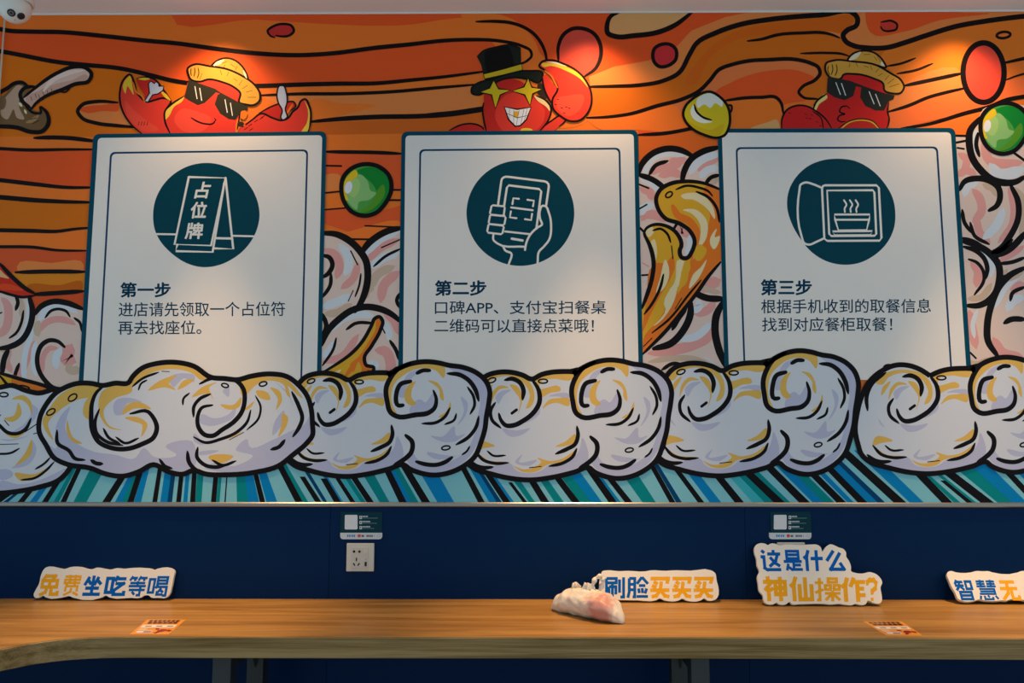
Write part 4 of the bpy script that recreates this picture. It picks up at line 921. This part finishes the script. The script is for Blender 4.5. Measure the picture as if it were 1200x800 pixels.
def notice(x0, x1, label):
    bt = (x0 + x1) / 2
    pl = Vector((0, -0.003, 0))
    r = empty('wall_notice', wall_pt(bt, 632)); tag(r, label, 'notice', 'notices above the sockets')
    def q(x, y): return (x0 + (x - 165) / 437 * (x1 - x0), 590 + y / 8.889)
    a = wall_pt(*q(172, 82)); b = wall_pt(*q(602, 330))
    bm = bmesh.new(); bm_box(bm, (a.x, -0.003, b.z), (b.x, 0, a.z), 0.0006)
    bo = from_bm('notice_board', bm, mat('notice_teal', (0, 54, 66), 0.4, spec=0.12), r)
    t = Art(2, pl); t.tf = q
    t.fill("214,124 222,116 338,116 346,124 346,260 338,268 220,268 212,260", (226, 226, 226), smooth=False)     # plain square where the code was
    for k, (y, w1, w2) in enumerate(((125, 460, 562), (178, 488, 552), (232, 488, 522))):
        t.fill([(366, y), (392, y), (392, y + 34), (366, y + 34)], (206, 214, 216), smooth=False)
        t.fill([(375, y + 8), (383, y + 8), (383, y + 26), (375, y + 26)], (40, 84, 96), smooth=False)
        for j in range(int((w1 - 396) / 12)): t.fill([(396 + j * 12, y + 1), (405 + j * 12, y + 1), (405 + j * 12, y + 14), (396 + j * 12, y + 14)], (206, 214, 216), smooth=False)
        for j in range(int((w2 - 396) / 9)): t.fill([(396 + j * 9, y + 22), (402 + j * 9, y + 22), (402 + j * 9, y + 29), (396 + j * 9, y + 29)], (120, 150, 156), smooth=False)
    t.build('notice_print', r)
    s = Art(1, Vector((0, -0.0048, 0)))
    s.tf = q
    bm = bmesh.new()
    o = [q(*p) for p in pts("166,303 602,303 602,345 590,365 570,370 198,370 176,364 166,344")]
    f = [bm.verts.new(wall_pt(x, y, 0.0048)) for x, y in o]; g = [bm.verts.new(wall_pt(x, y, 0.0)) for x, y in o]
    for w in range(len(f)):
        g[w].co.x = f[w].co.x; g[w].co.z = f[w].co.z
        bm.faces.new((f[w], f[(w + 1) % len(f)], g[(w + 1) % len(f)], g[w]))
    bm.faces.new(f); bm.faces.new(g[::-1])
    from_bm('footer_strip', bm, mat('notice_footer', (206, 210, 212), 0.4), r)
    for x in (236, 258, 282, 304): s.fill([(x, 324), (x + 17, 322), (x + 16, 346), (x + 1, 347)], (60, 140, 190), smooth=False)
    s.fill("346,326 354,320 374,320 380,328 378,344 368,350 352,348", (216, 84, 66))
    for x in (388, 402, 440, 456, 474, 492): s.fill([(x, 325), (x + 11, 325), (x + 11, 346), (x, 346)], (50, 54, 60), smooth=False)
    s.fill([(515, 325), (519, 325), (518, 346), (515, 346)], (50, 54, 60), smooth=False)
    s.ell(568, 336, 15, 13, (170, 178, 182), w=0.4)
    s.build('footer_print', r)
notice(398.6, 447.8, 'small teal notice with white footer strip above the uncovered socket')
notice(901.4, 950.8, 'small teal notice with white footer strip above the two-line sign')

# ------------------------------------------------------------------ word signs leaning on the wall
M_BOARD = mat('foam_board_white', (234, 226, 212), 0.5)
BL = (0, 92, 178); GO = (236, 168, 28)
GLY = dict(
 mian="30,0 15,22|30,7 74,7 62,22|12,28 88,28 88,58 12,58 12,28|50,28 50,58|40,62 34,82 5,97|62,62 62,92 96,92 96,76",
 fei="10,8 88,8 88,23 12,23 12,38 92,38|36,0 36,32 18,50|64,0 64,48|20,54 80,54 80,80|20,54 20,80|50,62 48,80 14,97|60,82 90,97",
 zuo="50,0 50,92|4,92 96,92|14,62 86,62|28,6 8,48|26,24 42,44|76,6 58,48|74,24 94,44",
 chi="8,12 36,12 36,82 8,82 8,12|58,0 46,28|54,14 100,14|50,38 90,38 48,72 48,92 98,92 98,74",
 deng="20,0 6,22|14,9 46,9|30,10 36,24|64,0 52,22|60,9 98,9|78,10 84,24|50,24 50,50|10,34 90,34|4,49 96,49|8,68 94,68|68,52 68,94 50,94|26,76 42,92",
 he="6,14 30,14 30,80 6,80 6,14|46,4 92,4 92,36 46,36 46,4|46,20 92,20|50,38 40,60|46,52 94,52 94,95 78,95|68,58 54,80|64,66 80,80|50,72 50,90 80,90",
 shua="8,8 56,8 56,28 8,28|8,8 8,70 4,98|20,46 54,46 54,82|20,46 20,84|37,30 37,98|72,12 72,74|92,2 92,94 76,94",
 lian="10,6 36,6 36,94 26,94|10,6 10,70 4,98|10,34 36,34|10,60 36,60|70,0 46,32|70,0 98,32|56,40 86,40|54,54 58,76|71,52 73,76|92,54 84,78|44,92 98,92",
 mai="6,8 92,8 86,32|22,22 40,34|12,40 34,50|4,62 98,62|58,22 54,62 34,88 10,93|58,66 76,88 98,93",
 zhe="8,2 22,14|2,32 18,32 18,84 30,92 98,92|66,0 66,14|36,19 100,19|86,20 74,52 42,78|48,34 70,60 94,76",
 shi="20,5 82,5 82,40 20,40 20,5|20,22 82,22|2,54 98,54|54,54 54,92|54,71 92,71|26,64 16,97|24,80 44,92 100,92",
 shen2="30,0 20,28 4,40|20,24 20,100|70,0 70,100|40,40 102,40",
 me="44,0 4,50|76,10 20,90 92,90|70,58 92,96",
 shen="22,0 24,16|2,22 38,22 8,58|24,46 24,100|34,46 42,58|54,22 94,22 94,72 54,72 54,22|54,47 94,47|74,2 74,100",
 xian="30,0 20,28 4,40|20,26 20,100|68,2 68,92|44,30 44,92 94,92 94,30",
 cao="2,22 34,22|20,2 20,94 8,94|2,64 34,50|54,5 86,5 86,20 54,20 54,5|42,33 62,33 62,50 42,50 42,33|76,33 96,33 96,50 76,50 76,33|40,66 100,66|69,56 69,100|64,70 42,95|74,70 98,95",
 zuo2="30,0 20,28 4,40|20,26 20,100|56,0 40,38|52,18 100,18|68,18 68,100|68,45 94,45|68,72 98,72",
 q="12,30 12,16 30,7 64,7 84,20 80,42 52,56 52,72|52,86 52,100",
 zhi="18,0 4,22|12,10 50,10|2,28 52,28|28,10 28,28 6,52|32,34 50,50|64,8 94,8 94,44 64,44 64,8|22,60 84,60 84,95 22,95 22,60|22,77 84,77",
 hui="4,8 46,8|4,20 46,20|25,0 25,38|2,32 48,32|54,8 96,8|54,20 96,20|75,0 75,38|52,32 98,32|12,45 86,45 86,69 8,69|14,57 86,57|12,78 6,96|30,78 30,95 70,95 70,84|46,76 54,86|84,78 96,94",
 wu="8,7 90,7|2,40 98,40|48,7 42,62 6,97|62,40 62,92 98,92 98,74",
 ren="50,0 44,48 4,97|50,40 94,97")

def sign(name_label, spc, outline, glyphs, base_px, thick=0.010, clear=0.004):
    """a foam board cut round its words, standing on the counter and leaning back on the wall."""
    ox, oy, s = spc
    P = spline([(ox + x / s, oy + y / s) for x, y in pts(outline)], True, 3)
    yb = max(p[1] for p in P)
    by = hit(base_px[0], base_px[1], Vector((0, 0, Z_TOP)), Vector((0, 0, 1))).y      # distance of the front bottom edge
    lean = 0.2
    for _ in range(30):
        up = Vector((0, math.sin(lean), math.cos(lean)))
        nr = Vector((0, -math.cos(lean), math.sin(lean)))
        org = Vector((0, by, Z_TOP + thick * math.sin(lean)))
        W3 = [hit(x, y, org, nr) for x, y in P]
        dz = min(w.z for w in W3) - (Z_TOP + thick * math.sin(lean) + 0.0004)
        org = org - Vector((0, 0, dz)); W3 = [w - Vector((0, 0, dz)) for w in W3]
        ymax = max(w.y for w in W3) + thick * math.cos(lean)
        lean += (-clear - ymax) * 4.0
    c = sum(W3, Vector()) / len(W3)
    r = empty('word_sign', (c.x, by, Z_TOP)); tag(r, name_label, 'sign')
    bm = bmesh.new()
    sub = 0.0012
    cen = sum((Vector((w.x, w.y, w.z)) for w in W3), Vector()) / len(W3)
    f = [bm.verts.new(w) for w in W3]; g = [bm.verts.new(w - nr * thick) for w in W3]
    n = len(f)
    bm.faces.new(f); bm.faces.new(g[::-1])
    for k in range(n): bm.faces.new((f[k], f[(k + 1) % n], g[(k + 1) % n], g[k]))
    from_bm('sign_board', bm, M_BOARD, r)
    def lift(V): return V
    for key, quad, col in glyphs:
        a = Art(6, org + nr * 0.0, nr, 0.4); a.sp = spc
        a.glyph(GLY[key], quad, col, w={'q': 22, 'fei': 11.5, 'hui': 10.5, 'cao': 11.5, 'deng': 12.5, 'he': 12.5, 'zhi': 13.5, 'shua': 14, 'lian': 13.5, 'shi': 14, 'zhe': 15}.get(key, 16.5))
        a.v = [v - Vector((0, 0, dz)) * 0 for v in a.v]
        a.build('sign_letter', r)
    return r
def cq(x0, y0, x1, y1, k=0):
    """character box with a slant of k units between foot and head."""
    return [(x0, y1), (x1 - abs(k), y1), (x1, y0), (x0 + abs(k), y0)] if k >= 0 else [(x0 - k, y1), (x1, y1), (x1 + k, y0), (x0, y0)]
sign('white cutout sign with slanting words, two gold then four blue characters, at the left end', (30, 655, 6.5217),
 "60,300 75,260 100,215 118,140 150,90 180,80 250,92 300,98 340,85 420,83 470,97 510,100 545,88 590,95 650,103 700,92 750,97 800,92 900,90 960,98 980,106 1010,96 1110,93 1135,110 1128,170 1115,240 1100,290 1075,318 1010,320 960,318 940,302 905,302 880,318 800,320 640,317 610,302 580,318 360,318 330,306 290,315 150,316 130,302 110,316 68,317",
 [('mian', cq(95, 118, 270, 280, 28), GO), ('fei', cq(265, 120, 440, 280, 28), GO), ('zuo', cq(425, 125, 598, 280, 28), BL), ('chi', cq(592, 128, 775, 281, 28), BL), ('deng', cq(768, 130, 938, 284, 28), BL), ('he', cq(920, 132, 1102, 285, 28), BL)], (120, 703.6))
sign('white cutout sign with two blue and three gold characters, right beside the plastic bag', (630, 650, 5.4545),
 "402,150 415,118 440,113 520,118 580,116 690,119 720,113 820,116 860,113 980,115 1110,113 1135,130 1145,180 1155,215 1148,290 1130,303 1085,305 1065,292 1045,304 950,305 925,293 905,304 810,304 780,292 760,303 640,304 520,302 420,302 404,270",
 [('shua', cq(430, 140, 560, 277), BL), ('lian', cq(572, 142, 708, 276), BL), ('mai', cq(715, 140, 845, 277), GO), ('mai', cq(855, 140, 984, 277), GO), ('mai', cq(992, 140, 1124, 277), GO)], (772, 706))
sign('tall white cutout sign with two lines, blue words above gold words and a question mark', (880, 630, 7.5),
 "45,80 70,66 130,70 150,80 170,68 220,70 245,82 300,75 430,80 520,75 590,80 615,100 628,138 660,95 700,73 740,85 770,100 815,115 838,150 838,180 860,215 880,270 882,310 920,325 985,330 1040,318 1090,330 1130,360 1155,410 1140,450 1150,520 1150,575 1135,592 1080,590 1045,572 1030,568 1010,600 960,607 915,597 900,605 830,605 780,597 700,603 640,597 420,600 360,600 340,580 310,600 250,602 225,587 200,600 150,600 118,580 105,520 75,485 65,420 58,350 75,315 55,260 50,200 33,150 33,100",
 [('zhe', cq(75, 106, 272, 294, -18), BL), ('shi', cq(275, 108, 458, 292, -18), BL), ('shen2', cq(450, 108, 636, 292, -14), BL), ('me', cq(648, 112, 842, 294, -22), BL), ('shen', cq(98, 338, 320, 556, -14), GO), ('xian', cq(330, 342, 552, 557, -14), GO), ('cao', cq(555, 348, 790, 558, -8), GO), ('zuo2', cq(780, 350, 1015, 562, -14), GO), ('q', cq(1010, 358, 1116, 554, 0), GO)], (960, 710.5), clear=0.013)
sign('white cutout sign cut off by the right edge, two blue characters then gold ones', (1100, 660, 12),
 "120,220 130,175 180,158 240,175 450,178 520,160 640,162 700,160 760,178 1110,180 1160,160 1300,165 1560,170 1620,200 1690,400 1690,540 1650,570 1240,575 1180,563 1000,560 960,577 890,571 850,577 650,573 560,560 520,574 320,573 280,552 230,450 180,370 140,270",
 [('zhi', cq(200, 232, 530, 514, -80), BL), ('hui', cq(500, 230, 862, 516, -80), BL), ('wu', cq(825, 240, 1156, 520, -80), GO), ('ren', cq(1150, 240, 1500, 518, -80), GO)], (1160, 708))

# ------------------------------------------------------------------ order stickers on the counter
def sticker(quad, label, flip):
    bl, br, tr, tl = [top_pt(*p) for p in quad]
    r = empty('counter_sticker', ((bl.x + tr.x) / 2, (bl.y + tr.y) / 2, Z_TOP)); tag(r, label, 'sticker')
    def q(u, v): p = (bl * (1 - u) + br * u) * (1 - v) + (tl * (1 - u) + tr * u) * v; return p
    def sheet(name, polys, z0):
        V = []; F = []; I = []; ms = []
        for z, (P, c) in enumerate(polys):
            b = len(V); V += [q(u, v) + Vector((0, 0, z0 + z * 0.00003)) for u, v in P]; F.append(list(range(b, len(V))))
            m = mat('sticker_ink', c, 0.35)
            if m not in ms: ms.append(m)
            I.append(ms.index(m))
        return build(name, V, F, ms, I, r)
    bm = bmesh.new()
    f = [bm.verts.new(p + Vector((0, 0, 0.0004))) for p in (bl, br, tr, tl)]; g = [bm.verts.new(p) for p in (bl, br, tr, tl)]
    bm.faces.new(f); bm.faces.new(g[::-1])
    for k in range(4): bm.faces.new((f[k], f[(k + 1) % 4], g[(k + 1) % 4], g[k]))
    from_bm('sticker_sheet', bm, mat('sticker_orange', (226, 150, 52), 0.4), r)
    R = lambda x0, y0, x1, y1: [(x0, y0), (x1, y0), (x1, y1), (x0, y1)]
    L = []
    for k in range(7): L.append((R(0.10 + k * 0.115, 0.84, 0.19 + k * 0.115, 0.95), (60, 30, 18)))
    for k in range(6): L.append((R(0.12 + k * 0.13, 0.70, 0.23 + k * 0.13, 0.81), (60, 30, 18)))
    L.append((R(0.06, 0.42, 0.94, 0.62), (236, 226, 214)))
    for k in range(3): L.append((R(0.16 + k * 0.28, 0.48, 0.32 + k * 0.28, 0.56), (150, 140, 140)))
    L.append((R(0.08, 0.24, 0.30, 0.38), (232, 190, 130)))
    L.append((R(0.10, 0.08, 0.50, 0.22), (226, 214, 220)))
    L.append((R(0.28, 0.11, 0.48, 0.19), (120, 120, 150)))
    # small red crayfish: body, tail fan and two claws
    for P in ([(0.60, 0.22), (0.66, 0.15), (0.76, 0.16), (0.84, 0.24), (0.80, 0.32), (0.68, 0.32)], [(0.82, 0.22), (0.94, 0.16), (0.96, 0.26), (0.86, 0.30)], [(0.62, 0.28), (0.52, 0.30), (0.50, 0.38), (0.60, 0.36)], [(0.64, 0.18), (0.56, 0.08), (0.64, 0.06), (0.70, 0.15)]):
        L.append((P, (150, 36, 34)))
    sheet('sticker_print', L, 0.00045)
sticker([(152, 743.2), (197.5, 743.2), (218, 725.8), (172.5, 725.8)], 'small orange sticker lying on the counter front, near the left cutout sign', False)
sticker([(1039, 744.6), (1081.5, 744.6), (1057, 728), (1011, 728)], 'small orange sticker lying on the counter front, below the question mark sign', True)

# ------------------------------------------------------------------ tied plastic bag
def bag():
    A = top_pt(647, 714); B = top_pt(731, 731)
    ax = B - A; ln = ax.length; ax.normalize()
    side = Vector((0, 0, 1)).cross(ax)
    m = bpy.data.materials.new('bag_film'); m.use_nodes = True
    nt = m.node_tree; p = nt.nodes['Principled BSDF']; Lk = nt.links.new
    tc = nt.nodes.new('ShaderNodeTexCoord')
    n1 = nt.nodes.new('ShaderNodeTexNoise'); n1.inputs['Scale'].default_value = 34; n1.inputs['Detail'].default_value = 4; n1.inputs['Distortion'].default_value = 1.2
    sx = nt.nodes.new('ShaderNodeSeparateXYZ')
    at = nt.nodes.new('ShaderNodeAttribute'); at.attribute_name = 'filling'
    ad = nt.nodes.new('ShaderNodeMath'); ad.operation = 'MULTIPLY_ADD'; ad.inputs[1].default_value = 0.7; 
    cr = nt.nodes.new('ShaderNodeValToRGB'); cr.color_ramp.elements[0].position = 0.56; cr.color_ramp.elements[0].color = srgb((234, 222, 204)); cr.color_ramp.elements[1].position = 0.92; cr.color_ramp.elements[1].color = srgb((206, 146, 132))
    Lk(tc.outputs['Object'], n1.inputs['Vector']); Lk(n1.outputs['Fac'], ad.inputs[0]); Lk(at.outputs['Fac'], ad.inputs[2])
    Lk(ad.outputs[0], cr.inputs['Fac']); Lk(cr.outputs['Color'], p.inputs['Base Color'])
    p.inputs['Roughness'].default_value = 0.38; p.inputs['Subsurface Weight'].default_value = 0.25
    p.inputs['Subsurface Radius'].default_value = (0.02, 0.012, 0.008); p.inputs['Subsurface Scale'].default_value = 0.5
    bn = nt.nodes.new('ShaderNodeBump'); bn.inputs['Strength'].default_value = 0.35; bn.inputs['Distance'].default_value = 0.004
    n3 = nt.nodes.new('ShaderNodeTexNoise'); n3.inputs['Scale'].default_value = 70; n3.inputs['Detail'].default_value = 3; n3.inputs['Distortion'].default_value = 2
    Lk(tc.outputs['Object'], n3.inputs['Vector']); Lk(n3.outputs['Fac'], bn.inputs['Height']); Lk(bn.outputs['Normal'], p.inputs['Normal'])
    r = empty('plastic_bag', (A + B) / 2)
    tag(r, 'small tied whitish plastic bag with pink contents lying on the counter', 'bag')
    prof = [(0.0, 0.004, 0.006), (0.03, 0.014, 0.014), (0.10, 0.024, 0.025), (0.25, 0.036, 0.036), (0.45, 0.043, 0.0415), (0.62, 0.047, 0.0405), (0.78, 0.045, 0.037), (0.88, 0.036, 0.029), (0.95, 0.022, 0.018), (1.0, 0.006, 0.006)]
    NS, NT = 48, 44
    V = []; fill = []
    for i in range(NS + 1):
        t = i / NS
        for k in range(len(prof) - 1):
            if prof[k][0] <= t <= prof[k + 1][0]:
                u = (t - prof[k][0]) / (prof[k + 1][0] - prof[k][0]); u2 = u * u * (3 - 2 * u) * 0.5 + u * 0.5
                w = prof[k][1] * (1 - u2) + prof[k + 1][1] * u2; h = prof[k][2] * (1 - u2) + prof[k + 1][2] * u2
        cpos = A + ax * (t * ln) + Vector((0, 0, h * 0.92))
        for j in range(NT):
            a = 2 * math.pi * j / NT
            d = side * (math.cos(a) * w) + Vector((0, 0, math.sin(a) * h))
            pnt = cpos + d
            q = pnt * 1.0
            nz = noise.noise(q * 38) * 0.0042 + noise.noise(q * 90 + Vector((3, 1, 7))) * 0.0022
            crease = -abs(noise.noise(Vector((q.x * 30 + q.y * 60, q.y * 18, q.z * 42)))) * 0.009
            k2 = min(1, h / 0.03)
            pnt = pnt + d.normalized() * (nz + crease) * k2
            pnt.z = max(pnt.z, Z_TOP + 0.0006)
            V.append(pnt)
            f = 0.6 * max(0, min(1, (t - 0.46) / 0.28)) * (1 - 0.75 * max(0, min(1, (t - 0.86) / 0.08)))
            fill.append(f * (0.35 + 0.65 * max(0, min(1, 0.6 - math.cos(a) * 0.6))))
    F = []
    for i in range(NS):
        for j in range(NT):
            F.append([i * NT + j, i * NT + (j + 1) % NT, (i + 1) * NT + (j + 1) % NT, (i + 1) * NT + j])
    F.append(list(range(NT))[::-1]); F.append([NS * NT + j for j in range(NT)])
    o = build('bag_body', V, F, m, parent=r, smooth=True)
    at = o.data.attributes.new('filling', 'FLOAT', 'POINT')
    for k, v in enumerate(fill): at.data[k].value = v
    # gathered neck and the two tied ears
    top = hit(697, 697, (A + B) / 2 + Vector((0, 0.0, 0)), NY)
    top = A + ax * (ln * 0.58) + Vector((0, 0.012, 0.074))
    def ruffle(name, base, tip, w0, w1, seed):
        V = []; F = []; fl = []
        dirv = tip - base; n = 14; m2 = 11
        sd = dirv.cross(Vector((0, 1, 0.2))).normalized(); th = dirv.cross(sd).normalized()
        for i in range(n + 1):
            t = i / n; c = base + dirv * t + th * (0.006 * math.sin(t * 3.0)); w = w0 * (1 - t) + w1 * t
            for j in range(m2):
                u = j / (m2 - 1) * 2 - 1
                V.append(c + sd * (u * w) + th * (0.0045 * math.sin(u * 7 + seed + t * 2) * (0.4 + t) + 0.003 * noise.noise(Vector((u * 3, t * 4, seed)))))
                fl.append(0.0)
        for i in range(n):
            for j in range(m2 - 1): F.append([i * m2 + j, i * m2 + j + 1, (i + 1) * m2 + j + 1, (i + 1) * m2 + j])
        o = build(name, V, F, m, parent=r, smooth=True)
        md = o.modifiers.new('film', 'SOLIDIFY'); md.thickness = 0.0008; md.offset = 0
    ruffle('bag_neck', top + Vector((-0.012, 0, -0.014)), hit(690.5, 683, top, NY), 0.026, 0.013, 1.0)
    bm = bmesh.new()
    k0 = hit(695, 693, top, NY)
    ring = [hit(x, y, top, NY) for x, y in spline([(694, 694), (695, 684), (699, 677), (704, 675), (706.5, 679), (705.5, 686), (702, 692), (699, 697)], False, 4)]
    bm_tube(bm, [p + Vector((0, 0.002 * math.sin(i), 0)) for i, p in enumerate(ring)], [0.0062 + 0.002 * math.sin(i * 1.3) for i in range(len(ring))], 8)
    from_bm('bag_handle', bm, m, r, smooth=True)
    ruffle('bag_ear', A + ax * (ln * 0.36) + Vector((0, 0, 0.072)), A + ax * (ln * 0.33) + Vector((0.0, 0, 0.088)), 0.016, 0.006, 2.2)
bag()

# ------------------------------------------------------------------ ceiling camera and its cable
def cctv():
    yc = -0.27
    M_C = mat('camera_shell', (226, 222, 214), 0.35)
    ball = hit(17.2, 9.5, Vector((0, yc, 0)), NY)
    r = empty('security_camera', (ball.x, yc, Z_CEIL))
    tag(r, 'white ball security camera hanging from the ceiling at the left corner', 'camera')
    bm = bmesh.new()
    bm_lathe(bm, [(0, Z_CEIL), (0.056, Z_CEIL), (0.057, Z_CEIL - 0.012), (0.053, Z_CEIL - 0.03), (0.05, ball.z + 0.03), (0.0515, ball.z + 0.018), (0.047, ball.z + 0.014), (0.04, ball.z + 0.02), (0, ball.z + 0.022)], (ball.x, yc, 0), (0, 0, 1), 40)
    from_bm('camera_base', bm, M_C, r, smooth=True)
    bm = bmesh.new(); R = 0.0455
    bm_lathe(bm, [(0 if k in (0, 16) else R * math.sin(math.pi * k / 16), R * math.cos(math.pi * k / 16)) for k in range(17)], ball, (0, 0, 1), 40)
    bl = from_bm('camera_ball', bm, M_C, r, smooth=True)
    def disc(name, px, py, rad, m, h=0.0015):
        o = CAM; d = ray(px, py).normalized(); L = ball - o
        tca = L.dot(d); d2 = L.dot(L) - tca * tca
        t = tca - math.sqrt(max(R * R - d2, 0)); p = o + d * t; nrm = (p - ball).normalized()
        bm = bmesh.new(); bm_lathe(bm, [(0, h), (rad * 0.8, h), (rad, h * 0.3), (rad, -0.004), (0, -0.004)], p, nrm, 24)
        return from_bm(name, bm, m, r, smooth=False)
    GLS = mat('camera_glass', (14, 14, 16), 0.12, spec=0.6)
    disc('lens_ring', 13.2, 15, 0.0112, mat('lens_black', (24, 24, 24), 0.4), 0.002)
    disc('lens', 13.2, 15, 0.0078, mat('lens_iris', (120, 116, 108), 0.25), 0.0032)
    disc('lens', 13.4, 15, 0.0042, GLS, 0.0042)
    disc('infrared_window', 24.8, 19, 0.0108, GLS, 0.002)
    disc('microphone_hole', 17.4, 23.4, 0.0014, mat('lens_black', (24, 24, 24), 0.4), 0.0006)
cctv()
bm = bmesh.new()
cx = wall_pt(3.4, 90).x
bm_tube(bm, [(cx, -0.012, Z_CEIL - 0.006), (cx, -0.012, 1.9), (cx, -0.012, 1.5), (cx, -0.012, Z_TRIM1 - 0.02), (cx - 0.002, -0.013, Z_TOP + 0.0005)], 0.0028, 8)
tag(from_bm('cable', bm, mat('cable_white', (214, 214, 196), 0.5), smooth=True), 'thin white cable running straight down the wall at the left edge', 'cable')
